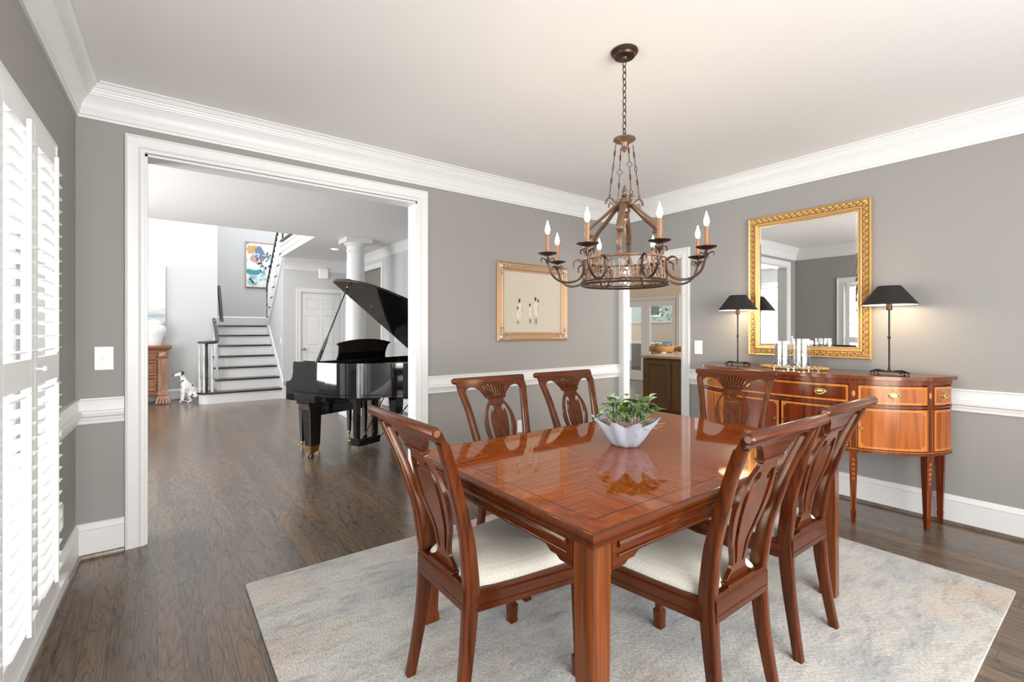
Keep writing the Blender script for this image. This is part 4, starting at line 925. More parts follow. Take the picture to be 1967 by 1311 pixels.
# (x, y, rotation) : chair faces local +y
spots = [
    ((1.030, 1.470), -PI / 2, 'wooden dining chair at the left end of the table, nearest the shuttered window'),
    ((1.540, 1.030), 0.0, 'wooden dining chair on the near long side, left one, beside the nearest table corner'),
    ((2.180, 1.075), 0.0, 'wooden dining chair on the near long side, right one, closer to the sideboard'),
    ((1.622, 2.00), PI, 'wooden dining chair on the far long side, left one, farther from the plant bowl'),
    ((2.235, 2.00), PI, 'wooden dining chair on the far long side, right one, just behind the plant bowl'),
    ((2.870, 1.584), PI / 2 + math.radians(19), 'wooden dining chair at the right end of the table, in front of the sideboard'),
]
for k, ((x, y), rz, lb) in enumerate(spots):
    if k == 0: ch.location = (x, y, RUG); ch.rotation_euler = (0, 0, rz); ch['label'] = lb
    else: dup(ch, (x, y, RUG), rz, lb)

# planter bowl -------------------------------------------------------
pb = thing('planter_bowl', 'fluted silver bowl of variegated plants and grey moss on the table', 'plant', (1.775, 1.468, .7605))
NF = 9
def bowl_fn(r, z, a):
    k = min(1, max(0, (z - .01) / .105)); wv = .19 * k ** .8
    rr = r * (1 + wv * cos(NF * a)); return (rr * cos(a), rr * sin(a), z + .015 * k * k * cos(NF * a))
pf = [(.055, 0), (.066, .002), (.078, .02), (.094, .045), (.110, .075), (.128, .100), (.138, .115), (.135, .1155), (.124, .100), (.106, .075), (.089, .045), (.07, .02), (.05, .01)]
c = MB(); c.lathe(pf, 128, fn=bowl_fn); c.build('bowl', M['silver'], pb, smooth=50)
c = MB(); c.lathe([(.02, .05), (.068, .05), (.082, .078), (.06, .098), (.01, .103)], 24)
rnd = random.Random(3)
for k in range(260):
    a = rnd.uniform(0, 2 * PI); r = .112 * math.sqrt(rnd.random()); p = Vector((r * cos(a), r * sin(a), .095 + rnd.uniform(0, .018))); P = [p.copy()]
    d = Vector((rnd.uniform(-1, 1), rnd.uniform(-1, 1), rnd.uniform(-.2, .8))).normalized() * .012
    for q in range(4): d = (d + Vector((rnd.uniform(-1, 1), rnd.uniform(-1, 1), rnd.uniform(-1, .8))) * .007); P.append(P[-1] + d)
    c.tube(P, .0012, 4)
mo = c.build('moss', M['soil'], pb, smooth=0)
def leaf(c, p, d, L, wd, up=Vector((0, 0, 1)), curl=.25):
    d = d.normalized(); s = d.cross(up); s = s.normalized() if s.length > .01 else Vector((1, 0, 0)); n = s.cross(d).normalized(); rows = []
    for q in range(6):
        f = q / 5; w_ = wd * math.sin(PI * min(1, f * .92 + .06)) ** .8; ce = p + d * L * f - n * L * curl * f * f
        rows.append([c.bm.verts.new(ce - s * w_ + n * w_ * .35), c.bm.verts.new(ce), c.bm.verts.new(ce + s * w_ + n * w_ * .35)])
    for a, b2 in zip(rows, rows[1:]):
        for j in range(2): c.face([a[j], a[j + 1], b2[j + 1], b2[j]])
for nm, mt, n_, zz in (('foliage', 'leaf', 74, .03), ('pale_leaves', 'leafpale', 12, .06)):
    c = MB(); st_ = MB()
    for k in range(n_):
        cl_ = rnd.choice(((-.045, .035), (.0, .0), (.05, -.05), (.06, -.02), (-.02, .05)))
        a = rnd.uniform(0, 2 * PI); r = rnd.uniform(.0, .045); p0 = Vector((cl_[0] + r * cos(a), cl_[1] + r * sin(a), .098)); tp = p0 + Vector((cos(a) * .02, sin(a) * .02, rnd.uniform(.015, .075) + zz))
        st_.tube([p0, (p0 + tp) / 2 + Vector((0, 0, .004)), tp], .0014, 5)
        leaf(c, tp, Vector((cos(a), sin(a), rnd.uniform(-.1, .9))), rnd.uniform(.038, .066), rnd.uniform(.014, .022))
    c.build(nm, M[mt], pb, smooth=60); st_.build('stems', M['leaf'], pb)

# sideboard ----------------------------------------------------------
SBY = 1.612; SBX = 4.262
sb = thing('sideboard', 'bow-fronted mahogany sideboard with satinwood inlay and tapering legs against the right wall', 'sideboard', (SBX, SBY, 0))
# local: v along y, depth d toward -x
def dep(v, V_=.852, D_=.555): return D_ * max(0, 1 - abs(v / V_) ** 2.6) ** (1 / 2.2)
def outline(V_, D_, n=120):
    pts = [(V_ * sin(PI / 2 * (2 * k / n - 1)),) for k in range(n + 1)]
    return [(p[0], dep(p[0], V_, D_)) for p in pts]
OL = outline(.852, .555, 400)
AL = [0]
for a, q in zip(OL, OL[1:]): AL.append(AL[-1] + math.hypot(q[0] - a[0], q[1] - a[1]))
def s_of(v, side=None):
    best = min(range(len(OL)), key=lambda k: abs(OL[k][0] - v)); return AL[best]
def PT(s, off=0.0):
    k = 1
    while k < len(AL) - 1 and AL[k] < s: k += 1
    f = (s - AL[k - 1]) / max(1e-9, AL[k] - AL[k - 1]); a, q = OL[k - 1], OL[k]
    v = a[0] + (q[0] - a[0]) * f; d = a[1] + (q[1] - a[1]) * f; tx, ty = q[0] - a[0], q[1] - a[1]; l = math.hypot(tx, ty) or 1
    nv, nd = -ty / l, tx / l
    return (v + nv * off, d + nd * off)
def strip(mb, s0, s1, z0, z1, o0, o1):
    n = max(2, int((s1 - s0) / .02)); rings = []
    for k in range(n + 1):
        s = s0 + (s1 - s0) * k / n; a = PT(s, o0); q = PT(s, o1)
        rings.append([(-a[1], a[0], z0), (-q[1], q[0], z0), (-q[1], q[0], z1), (-a[1], a[0], z1)])
    mb.loft(rings)
def prism_plan(mb, V_, D_, z0, z1):
    o = outline(V_, D_, 90); mb.shape([(-d, v) for v, d in o], [], z0, z1, ident)
BT = 1.0
c = MB(); prism_plan(c, .835, .540, .485, BT - .025); c.build('carcass', M['buf'], sb, smooth=25)
c = MB(); prism_plan(c, .878, .583, BT - .024, BT); c.build('top', M['buftop'], sb, smooth=25, bevel=.004)
tot = AL[-1]
sF, sC = s_of(.445), s_of(.79)
sf, sc2 = tot - sF, tot - sC
stiles = [sc2, sf, sF, sC]
c = MB()
c.bm.free()
for s in stiles: c = MB(); strip(c, s - .022, s + .022, .485, BT - .024, -.02, .002); c.build('stile', M['buf'], sb, smooth=25)
c = MB()
strip(c, .03, .05, .485, BT - .024, -.02, .001); strip(c, tot - .05, tot - .03, .485, BT - .024, -.02, .001)
c.build('end_fillet', M['buf'], sb, smooth=25)
def bail(parent, s, z, sc_=1.0):
    p = PT(s, .006); q = PT(s, .02); n = Vector((-(q[1] - p[1]), q[0] - p[0], 0)).normalized(); tv = Vector((0, 0, 1)).cross(n).normalized(); o = Vector((-p[1], p[0], z))
    T_ = Matrix.Translation(o) @ Matrix(((tv.x, 0, n.x, 0), (tv.y, 0, n.y, 0), (tv.z, 1, n.z, 0), (0, 0, 0, 1)))
    c = MB(); c.ell((0, 0, 0), (.036 * sc_, .022 * sc_, .004), 20, 8, T_)
    c.tube([T_ @ Vector((.026 * cos(a), .016 * sin(a) - .002, .009)) for a in [PI * 2 * k / 24 for k in range(24)]], .0028, 6, closed=True)
    for sx in (-1, 1): c.ell((.026 * sx, 0, .007), (.005, .005, .006), 8, 6, T_)
    c.build('handle', M['brass'], parent)
def front(name, s0, s1, z0, z1, m, handles, hz, knob=None, band=.013):
    c = MB(); strip(c, s0, s1, z0, z1, -.01, .006); o = c.build(name, M[m], sb, smooth=25)
    c = MB(); e = .0066
    strip(c, s0 + .004, s1 - .004, z1 - band - .003, z1 - .003, .004, e); strip(c, s0 + .004, s1 - .004, z0 + .003, z0 + .003 + band, .004, e)
    strip(c, s0 + .004, s0 + .004 + band, z0 + .003 + band, z1 - .003 - band, .004, e); strip(c, s1 - .004 - band, s1 - .004, z0 + .003 + band, z1 - .003 - band, .004, e)
    if 'door' in name:
        for ss, sg in ((s0 + .004 + band, 1), (s1 - .004 - band, -1)):
            for zz, zg in ((z0 + .003 + band, 1), (z1 - .003 - band, -1)):
                for k in range(4):
                    a0 = ss if sg > 0 else ss - .022 + k * .005; a1 = ss + .022 - k * .005 if sg > 0 else ss
                    zl, zh = sorted((zz + zg * k * .005, zz + zg * (k + 1) * .005)); strip(c, a0, a1, zl, zh, .004, e)
    c.build('inlay', M['inlay'], o, smooth=25)
    for s in handles: bail(o, s, hz)
    if knob is not None:
        p = PT(knob, .006); q = PT(knob, .024); c = MB(); c.tube([(-p[1], p[0], (z0 + z1) / 2), (-q[1], q[0], (z0 + z1) / 2)], [.004, .009], 10); c.build('knob', M['brass'], o)
    return o
zd0, zd1, zb0, zb1 = .815, .935, .515, .785
front('drawer', sf + .024, sF - .024, zd0, zd1, 'flamedk', [sf + .19, sF - .19], .877)
mid = tot / 2
front('door', sf + .024, mid - .006, zb0, zb1 - .0, 'flamedk', [], 0, mid - .03); front('door', mid + .006, sF - .024, zb0, zb1, 'flamedk', [], 0, mid + .03)
front('drawer', sc2 + .024, sf - .024, zd0, zd1, 'flame', [(sc2 + sf) / 2], .877); front('door', sc2 + .024, sf - .024, zb0, zb1, 'flame', [], 0, sf - .045)
front('drawer', sF + .024, sC - .024, zd0, zd1, 'flame', [(sC + sF) / 2], .877); front('door', sF + .024, sC - .024, zb0, zb1, 'flame', [], 0, sF + .045)
front('drawer', .055, sc2 - .024, zd0, zd1, 'flame', [(.055 + sc2 - .024) / 2], .877); front('side_panel', .055, sc2 - .024, zb0, zb1, 'flame', [], 0)
front('drawer', sC + .024, tot - .055, zd0, zd1, 'flame', [(sC + tot - .031) / 2], .877); front('side_panel', sC + .024, tot - .055, zb0, zb1, 'flame', [], 0)
c = MB(); strip(c, .02, tot - .02, .485, .502, -.02, .004); strip(c, .02, tot - .02, .793, .806, -.02, .003); strip(c, .02, tot - .02, .945, .975, -.02, .003); c.build('moulding', M['buf'], sb, smooth=25)
c = MB(); strip(c, .03, tot - .03, .504, .508, .0, .0045); c.build('stringing', M['inlay'], sb, smooth=25)
def bleg(s=None, p=None):
    if s is not None: a = PT(s, -.020)
    else: a = p
    x, y = -a[1], a[0]; c = MB()
    ang = 0
    if s is not None: q = PT(s, .02); ang = math.atan2(q[0] - a[0], -(q[1] - a[1]))
    R2 = Matrix.Rotation(ang, 3, 'Z'); ring = lambda h, z: [tuple(Vector((x, y, 0)) + R2 @ Vector((u, v, z))) for u, v in ((-h, -h), (h, -h), (h, h), (-h, h))]
    c.loft([ring(.023, .487), ring(.0225, .40), ring(.0145, .09), ring(.017, .088), ring(.0165, .078), ring(.0115, 0)])
    o = c.build('leg', M['buf'], sb, smooth=0, bevel=.001)
    if s is not None:
        c = MB()
        for k in range(5):
            zz = .44 - k * .032
            for sg in (-1, 1): c.tube([tuple(Vector((x, y, 0)) + R2 @ Vector((.0238 - .0012 * k, 0, zz))), tuple(Vector((x, y, 0)) + R2 @ Vector((.0234 - .0012 * k, sg * .006, zz - .010))), tuple(Vector((x, y, 0)) + R2 @ Vector((.0228 - .0012 * k, sg * .007, zz - .022)))], [.0015, .003, .0008], 5)
        for sg in (-1, 1): c.tube([tuple(Vector((x, y, 0)) + R2 @ Vector((.0225, sg * .019, .47))), tuple(Vector((x, y, 0)) + R2 @ Vector((.0146, sg * .0115, .095)))], .001, 4)
        c.build('inlay', M['inlay'], o)
        c = MB(); p = PT(s, .003); c.ell((0, 0, 0), (.003, .010, .022), 12, 8, Matrix.Translation((-p[1], p[0], .877)) @ Matrix.Rotation(ang, 4, 'Z')); 
        for sg in (-.017, .017):
            strip(c, s + sg - .0012, s + sg + .0012, .515, .785, .001, .0032)
        c.build('oval_inlay', M['inlay'], sb)
for s in stiles: bleg(s)
bleg(p=(.80, .045)); bleg(p=(-.80, .045))

# table lamps --------------------------------------------------------
def make_lamp():
    t = thing('table_lamp', 'x', 'lamp', (0, 0, 0), 0, 'black buffet lamps on the sideboard')
    c = MB(); c.box(-.045, .045, -.085, .085, .010, .017)
    for s in (-1, 1): c.tube(spl([(0, .02 * s, .016), (0, .07 * s, .022), (0, .095 * s, .014), (0, .11 * s, .008)], 4), .005, 8); c.ell((0, .107 * s, .007), (.010, .009, .006)); c.ell((.04, .075 * s, .006), (.008, .008, .0055)); c.ell((-.04, .075 * s, .006), (.008, .008, .0055))
    c.build('base', M['blackm'], t, smooth=40)
    c = MB(); c.lathe([(.018, .016), (.008, .026), (.0055, .05), (.0055, .24), (.010, .246), (.010, .256), (.0055, .262), (.0055, .44)], 12); c.build('stem', M['blackm'], t)
    c = MB(); c.lathe([(.010, .44), (.018, .445), (.018, .50), (.012, .505)], 14); c.tube([(0, .018, .452), (0, .035, .45), (0, .04, .448)], [.002, .002, .004], 6); c.build('socket', M['irondk'], t)
    c = MB(); c.lathe([(.162, .478), (.066, .610), (.0645, .610), (.160, .478)], 48, cap=False)
    bm = c.bm; c.build('lamp_shade', M['blacksh'], t, smooth=40)
    c = MB(); c.lathe([(.1585, .4785), (.0635, .609)], 48, cap=False); c.build('shade_lining', M['whitesh'], t, smooth=40)
    c = MB(); c.ell((0, 0, .535), (.020, .020, .028)); c.build('bulb', M['bulb'], t)
    return t
lp = make_lamp(); lp.location = (4.08, 1.055, BT + .002); lp['label'] = 'thin black table lamp with a black cone shade right of the gilt mirror'
dup(lp, (4.10, 2.140, BT + .002), 0, 'thin black table lamp with a black cone shade left of the gilt mirror')
for (x, y) in ((4.08, 1.055), (4.10, 2.140)):
    d = bpy.data.lights.new('lamp_glow', 'POINT'); d.energy = 2.6; d.color = (1, .80, .56); d.shadow_soft_size = .03; o = bpy.data.objects.new('lamp_glow', d); col.objects.link(o); o.location = (x, y, BT + .50)
# tray and candle cylinders
tr = thing('serving_tray', 'gold scalloped tray with faceted sides on the sideboard', 'tray', (4.03, 1.655, BT), math.radians(-2))
c = MB(); o_ = [(.12 * (1 + .04 * cos(12 * a)) * cos(a), .235 * (1 + .04 * cos(12 * a)) * sin(a)) for a in [2 * PI * k / 96 for k in range(96)]]
c.shape(o_, [], .004, .010, ident); c.build('tray_base', M['mirror'], tr, smooth=0)
c = MB()
for k in range(40):
    a = 2 * PI * k / 40; x, y = .122 * cos(a), .238 * sin(a); c.ell((x, y, .012), (.010, .016, .012), 6, 4)
c.build('rim', M['gold'], tr, smooth=20)
def candle(x, y, h, wz, lb):
    t = thing('candle_vase', lb, 'candle holder', (x, y, BT + .0105), 0, 'glass candle cylinders on the tray'); r = .057
    c = MB(); c.lathe([(.001, 0), (r, 0), (r, h), (r - .003, h), (r - .003, .012), (.001, .012)], 40, cap=False); c.build('glass_cylinder', M['glass'], t, smooth=40)
    c = MB(); c.lathe([(.001, .013), (r - .0035, .013), (r - .0035, wz), (.001, wz)], 32, cap=False); c.build('water', M['water'], t, smooth=40)
    c = MB(); c.lathe([(.02, wz - .010), (.036, wz - .005), (.042, wz + .006), (.038, wz + .012), (.005, wz + .010)], 28); cd = c.build('floating_candle', M['candle'], t)
    c = MB(); c.tube([(0, 0, wz + .008), (0, 0, wz + .022)], .001, 5); c.build('wick', M['p_blk'], cd)
candle(4.045, 1.745, .205, .062, 'tall clear glass cylinder with a low floating candle, left of the pair on the tray'); candle(4.055, 1.605, .225, .095, 'tall clear glass cylinder with a higher floating candle, right of the pair on the tray')

# gilt mirror ----------------------------------------------------------
mw = thing('wall_mirror', 'large rectangular gilt-framed mirror on the right wall above the sideboard', 'mirror', (XR, 1.664, 1.085))
MWd, MHt = .914, 1.215; h = MWd / 2
G = lambda u, v, w: (-w, -u, v)
c = MB(); c.sweep([(-h, 0), (-h, MHt), (h, MHt), (h, 0)], [(0, 0), (0, .030), (.006, .040), (.012, .036), (.018, .030), (.052, .026), (.058, .034), (.066, .036), (.070, .028), (.080, .022), (.084, .026), (.088, .018), (.088, 0)], G, True); fr = c.build('frame', M['gold'], mw, smooth=30)
c = MB(); c.sweep([(-h + .018, .018), (-h + .018, MHt - .018), (h - .018, MHt - .018), (h - .018, .018)], [(0, .026), (0, .0305), (.035, .0305), (.035, .026)], G, True); c.build('recess_shade', M['giltdk'], fr, smooth=0)  # flat strip in darker gold, painted shade behind the carving
c = MB(); rnd = random.Random(5)
def scroll(u, v, du, dv, s, flip):
    P = []; nx, ny = -dv, du
    for k in range(15):
        f = k / 14; a = f * 4.2; r = .0150 * (1 - .62 * f)
        P.append((u + du * (-.012 + .012 * f) + (du * cos(a) + nx * sin(a) * flip) * r, v + dv * (-.012 + .012 * f) + (dv * cos(a) + ny * sin(a) * flip) * r))
    c.tube([G(p[0], p[1], .032 + .003 * (q % 3)) for q, p in enumerate(P)], [.0022 + .0032 * sin(PI * q / 14) for q in range(15)], 5)
    c.ell(G(u - nx * .010 * flip, v - ny * .010 * flip, .030), (.005, .006, .006), 6, 4)
cm = .035
for side in range(4):
    L_ = MHt if side % 2 == 0 else MWd; n = int((L_ - .05) / .0225)
    for k in range(n):
        f = .03 + (L_ - .06) * k / (n - 1)
        if side == 0: u, v, du, dv = -h + cm, f, 0, 1
        elif side == 1: u, v, du, dv = -h + f, MHt - cm, 1, 0
        elif side == 2: u, v, du, dv = h - cm, f, 0, -1
        else: u, v, du, dv = -h + f, cm, -1, 0
        scroll(u, v, du, dv, 1, 1 if k % 2 else -1)
c.build('carved_scrolls', M['golddk'], fr, smooth=50)
c = MB(); m1 = h - .082; c.loft([[G(-m1, .082, .006), G(m1, .082, .006), G(m1, MHt - .082, .006), G(-m1, MHt - .082, .006)], [G(-m1, .082, .010), G(m1, .082, .010), G(m1, MHt - .082, .010), G(-m1, MHt - .082, .010)],
    [G(-m1 + .022, .104, .0118), G(m1 - .022, .104, .0118), G(m1 - .022, MHt - .104, .0118), G(-m1 + .022, MHt - .104, .0118)]]); c.build('mirror_glass', M['mirror'], mw, smooth=0)

# framed beach photograph ---------------------------------------------
pf_ = thing('framed_photograph', 'champagne-framed sepia beach photograph of five small figures on the far wall', 'picture', (2.985, YB, 1.20))
PW_, PH_ = .90, .755; h = PW_ / 2; G2 = lambda u, v, w: (u, -w, v)
c = MB(); c.sweep([(-h, 0), (-h, PH_), (h, PH_), (h, 0)], [(0, 0), (0, .022), (.006, .030), (.012, .024), (.020, .036), (.030, .038), (.036, .030), (.055, .022), (.062, .026), (.068, .018), (.076, .014), (.084, .017), (.086, .008), (.086, 0)], G2, True); f2 = c.build('frame', M['frame2'], pf_, smooth=30)
rnd = random.Random(9)
for sx in (-1, 1):
    for z in (0, 1):
        c = MB()
        cxx, cz = sx * (h - .04), (.04 if z == 0 else PH_ - .04); sz = 1 if z == 0 else -1
        for k in range(24):
            q = rnd.uniform(0, .10); lat = rnd.uniform(-.016, .016)
            if k % 2: u, v = cxx - sx * q, cz + sz * lat
            else: u, v = cxx + sx * lat, cz + sz * q
            a0 = rnd.uniform(0, 6); P = [G2(u + .010 * (1 - j / 9) * cos(a0 + j * .5), v + .010 * (1 - j / 9) * sin(a0 + j * .5), .034) for j in range(8)]; c.tube(P, .0040, 5)
        c.ell(G2(cxx, cz, .034), (.022, .010, .022), 8, 6)
        c.build('corner_ornament', M['silvered'], f2, smooth=50)
c = MB(); c.box(-h + .08, h - .08, -.010, -.004, .08, PH_ - .08); pr_ = c.build('print', M['cream'], pf_, smooth=0)
X_ = lambda u: u - h + .086
def spot(mb, u, v, ru, rv, w=.0105): mb.ell(G2(X_(u), v, w), (ru, .0008, rv), 10, 6)
# standing figures seen from behind: dark heads and limbs, pale clothes
for (u, hz, hgt, adult) in ((.185, .395, .25, 1), (.166, .322, .165, 0), (.316, .356, .19, 0), (.388, .418, .265, 1), (.422, .400, .06, 0)):
    c = MB(); s_ = MB(); k_ = 1.0 if adult else .78; ft = hz - hgt
    spot(c, u, hz, .013 * k_, .017 * k_); spot(c, u - .002, hz - .010 * k_, .009 * k_, .018 * k_)
    if hgt > .1:
        spot(s_, u + .006, hz - hgt * .30, .024 * k_, hgt * .20, .0102); spot(s_, u + .006, hz - hgt * .50, .020 * k_, hgt * .16, .0102)
        pale = adult and u < .3
        for q in (-1, 1): spot(s_ if pale else c, u + .010 * q * k_ + .004, ft + hgt * (.20 if pale else .15), .0042, hgt * (.22 if pale else .14))
        c.tube([G2(X_(u + .022 * k_), hz - hgt * .25, .0104), G2(X_(u + .034 * k_), hz - hgt * .48, .0104)], .0016, 5)
        s_.build('printed_clothes', M['figlt'], pr_, smooth=30)
    c.build('printed_figure', M['figdk'], pr_, smooth=30)

# chandelier ------------------------------------------------------------
CX, CY = 1.880, 1.562
chd = thing('chandelier', 'bronze iron chandelier with eight candle lights hanging above the table', 'chandelier', (CX, CY, 0))
CA = math.radians(-36.88)     # camera right direction in the room
def ca(deg): return CA + math.radians(deg)
def pol(r, deg, z): a = ca(deg); return Vector((r * cos(a), r * sin(a), z))
c = MB(); c.lathe([(.066, CZ), (.068, CZ - .008), (.060, CZ - .018), (.054, CZ - .020), (.050, CZ - .030), (.016, CZ - .034), (.012, CZ - .044), (.004, CZ - .05)], 28); c.build('canopy', M['irondk'], chd)
z0, z1 = CZ - .045, 2.285; n = 12; st_ = (z0 - z1) / n
c = MB()
for k in range(n):
    zc = z0 - st_ * (k + .5); P = []
    for j in range(14):
        a = 2 * PI * j / 14; u, v = .0095 * cos(a), (.5 * st_ + .004) * sin(a)
        P.append((u, 0, zc + v) if k % 2 else (0, u, zc + v))
    c.tube(P, .0026, 6, closed=True)
c.build('chain', M['irondk'], chd)
c = MB(); c.lathe([(.004, 2.30), (.010, 2.285), (.054, 2.268), (.056, 2.262), (.048, 2.256), (.020, 2.246), (.012, 2.225), (.016, 2.215), (.004, 2.20)], 28); c.build('suspension_plate', M['iron'], chd)
ZH = 1.93     # hub
c = MB(); c.lathe([(.002, 2.035), (.007, 2.02), (.014, 2.0), (.009, 1.99), (.018, 1.98), (.008, 1.972), (.024, 1.965), (.030, 1.955), (.030, 1.945), (.026, 1.940), (.026, 1.915), (.030, 1.91), (.028, 1.895), (.010, 1.888), (.010, 1.875), (.019, 1.862), (.016, 1.85), (.006, 1.835), (.002, 1.82)], 20); c.build('hub', M['iron'], chd)
hangs = (10, 100, 190, 280)
for a in hangs:
    c = MB(); p0 = pol(.045, a, 2.24); p1 = pol(.078, a, 1.985); c.tube([p0, p0.lerp(p1, .28)], .0022, 6)
    dirn = (p1 - p0); side = pol(1, a + 90, 0); md = lambda f, o=0: p0 + dirn * f + side * o
    for f0 in (.16, .70):
        for k in range(3): c.ell(md(f0 + k * .035), (.0055, .0055, .0055), 8, 6)
    dm = [md(.38), md(.43, .004), md(.475, .016), md(.43 + .09, .004), md(.57), md(.52, -.004), md(.475, -.016), md(.43, -.004)]
    c.tube(dm, .0018, 6, closed=True); c.tube([md(.57), md(.98)], .0022, 6); c.tube([md(.28), md(.38)], .0022, 6)
    rc = md(1.03); c.tube([rc + side * .009 * cos(2 * PI * j / 12) + Vector((0, 0, .009 * sin(2 * PI * j / 12))) for j in range(12)], .0018, 6, closed=True)
    c.build('hanging_rod', M['irondk'], chd)
    c = MB(); hk = lambda r, z: pol(r, a, z)
    c.tube(spl([hk(.028, 1.925), hk(.05, 1.945), hk(.068, 1.962), hk(.084, 1.965), hk(.096, 1.952), hk(.098, 1.935)], 4), .005, 6, flat=1.4); c.tube(spl([hk(.055, 1.925), hk(.07, 1.94), hk(.082, 1.935), hk(.084, 1.918)], 3), .004, 6); c.build('scroll_hook', M['iron'], chd)
RT, RB, ZT, ZB_ = .205, .214, 1.655, 1.532
for a in (10, 70, 130, 190, 250, 310):
    hk = lambda r, z: pol(r, a, z); c = MB()
    c.tube(spl([hk(.026, 1.935), hk(.055, 1.920), hk(.11, 1.870), hk(.165, 1.825), hk(.198, 1.790), hk(.200, 1.776), hk(.180, 1.768), hk(.172, 1.775)], 4), [.0085] * 29, 6, flat=1.9)
    c.tube(spl([hk(.180, 1.768), hk(.192, 1.750), hk(.206, 1.725), hk(.208, 1.700), hk(.198, 1.672), hk(.200, 1.660)], 4), .007, 6, flat=1.7)
    c.tube(spl([hk(.200, 1.662), hk(.182, 1.672), hk(.172, 1.690), hk(.182, 1.702), hk(.192, 1.692)], 4), .0035, 6)
    c.build('frame_strap', M['iron'], chd)
c = MB(); RG = lambda r, z, n=64: [pol(r, 360 * k / n, z) for k in range(n)]
c.tube(RG(RT, ZT), .006, 8, closed=True, flat=1.0); c.build('upper_ring', M['iron'], chd)
c = MB(); c.tube(RG(RB, ZB_), .0062, 8, closed=True); c.tube(RG(RB + .001, ZB_ + .012), .004, 8, closed=True); c.build('lower_ring', M['irondk'], chd)
c = MB(); NS = 16; Rm = .209; zc, hh = (ZT + ZB_) / 2, (ZT - ZB_) / 2 - .004
def rp(deg, z): return pol(lerp(z, [ZB_, ZT], [RB, RT]) - .001, deg, z)
for k in range(NS):
    a0 = 360 * k / NS
    c.tube([rp(a0 + 11.25 + 4.2 * cos(2 * PI * j / 14), zc + .016 * sin(2 * PI * j / 14)) for j in range(14)], .0024, 6, closed=True)
    for sx in (-1, 1):
        for sz in (-1, 1):
            P = []
            for j in range(13):
                f = j / 12; an = -PI / 2 + f * 4.6; r = 1 - .55 * f; P.append(rp(a0 + 11.25 + sx * (3.6 + 5.6 * cos(an) * r * .9 - 1.0), zc + sz * (hh * .48 + hh * .42 * sin(an) * r)))
            c.tube(P, .0032, 6)
    c.tube(spl([rp(a0 + 11.25 - 8, zc - hh * .75), rp(a0 + 11.25 - 9, zc), rp(a0 + 11.25 - 3, zc + hh * .9), rp(a0 + 11.25, zc + hh * .45)], 4), .0022, 6)
    c.tube(spl([rp(a0 + 11.25 + 8, zc - hh * .75), rp(a0 + 11.25 + 9, zc), rp(a0 + 11.25 + 3, zc + hh * .9), rp(a0 + 11.25, zc + hh * .45)], 4), .0022, 6)
c.build('scrollwork_band', M['iron'], chd)
RA, ZBO = .395, 1.676
for k in range(8):
    a = 8 + 45 * k; hk = lambda r, z: pol(r, a, z)
    ar = bpy.data.objects.new('candle_arm', None)
    c = MB()
    c.tube(spl([hk(.262, 1.612), hk(.262, 1.640), hk(.240, 1.652), hk(.218, 1.640), hk(.212, 1.612), hk(.218, 1.580), hk(.245, 1.552), hk(.290, 1.540), hk(.335, 1.548), hk(.370, 1.575), hk(.386, 1.612), hk(RA, 1.655), hk(RA, 1.672)], 4), [.0045] * 8 + [.0058] * 34 + [.005] * 7, 7)
    for da in (-1, 1):
        q = lambda u, z: hk(RA, z) + pol(1, a + 90 * da, 0) * u
        c.tube(spl([q(.0, 1.628), q(.012, 1.650), q(.026, 1.658), q(.034, 1.648), q(.030, 1.638)], 4), .0028, 6)
        c.tube(spl([hk(RA, 1.628), hk(RA + da * .012, 1.650), hk(RA + da * .026, 1.658), hk(RA + da * .034, 1.648), hk(RA + da * .030, 1.638)], 4), .0028, 6)
    arm = c.build('candle_arm', M['irondk'], chd)
    ctr = hk(RA, 0)
    c = MB(); c.lathe([(.008, 1.668), (.030, 1.674), (.046, 1.680), (.0475, 1.683), (.040, 1.682), (.012, 1.678)], 28, (ctr.x, ctr.y, 0)); c.build('drip_pan', M['irondk'], arm)
    c = MB(); c.lathe([(.013, 1.678), (.013, 1.695), (.0105, 1.697), (.0105, 1.775), (.008, 1.777)], 16, (ctr.x, ctr.y, 0)); c.build('candle_sleeve', M['sleeve'], arm)
    c = MB(); c.lathe([(.006, 1.776), (.011, 1.787), (.0125, 1.798), (.010, 1.812), (.005, 1.827), (.0012, 1.843)], 14, (ctr.x, ctr.y, 0)); c.build('bulb', M['bulb'], arm)
    d = bpy.data.lights.new('bulb_glow', 'POINT'); d.energy = 1.35; d.color = (1, .76, .48); d.shadow_soft_size = .014; o = bpy.data.objects.new('bulb_glow', d); col.objects.link(o); o.location = (CX + ctr.x, CY + ctr.y, 1.803)

# ================================================================== PIANO
pn = thing('grand_piano', 'black lacquered baby grand piano with its lid raised beyond the wide opening', 'piano', (1.098, 5.115, 0), math.radians(21.5))
# local: x treble->bass, y toward the player (+), tail is -y
PWD = 1.42; ZR0, ZR1 = .665, .990
side = [(0, .0), (0, -.30), (0, -.47), (.03, -.62), (.12, -.80), (.27, -.97), (.44, -1.13), (.58, -1.27), (.70, -1.42), (.85, -1.52), (1.02, -1.56), (1.2, -1.55), (1.35, -1.50), (1.42, -1.42)]
sm = [(0, 0), (0, -.3)] + [tuple(p) for p in spl(side[2:], 5)]
rim_out = sm + [(PWD, 0)]
def inset(pts, d):
    n = len(pts); out = []
    for k in range(n):
        a, b_, q = Vector(pts[k - 1]), Vector(pts[k]), Vector(pts[(k + 1) % n]); t_ = ((b_ - a).normalized() + (q - b_).normalized()).normalized(); nn = Vector((-t_.y, t_.x)); out.append(tuple(b_ + nn * d))
    return out
ri = inset(rim_out, .03); ri[0] = (.03, -.26); ri[-1] = (PWD - .03, -.26)
c = MB(); c.shape(rim_out, [], ZR0, ZR0 + .03, ident)
body = [p for p in rim_out]
path = rim_out
rings = []
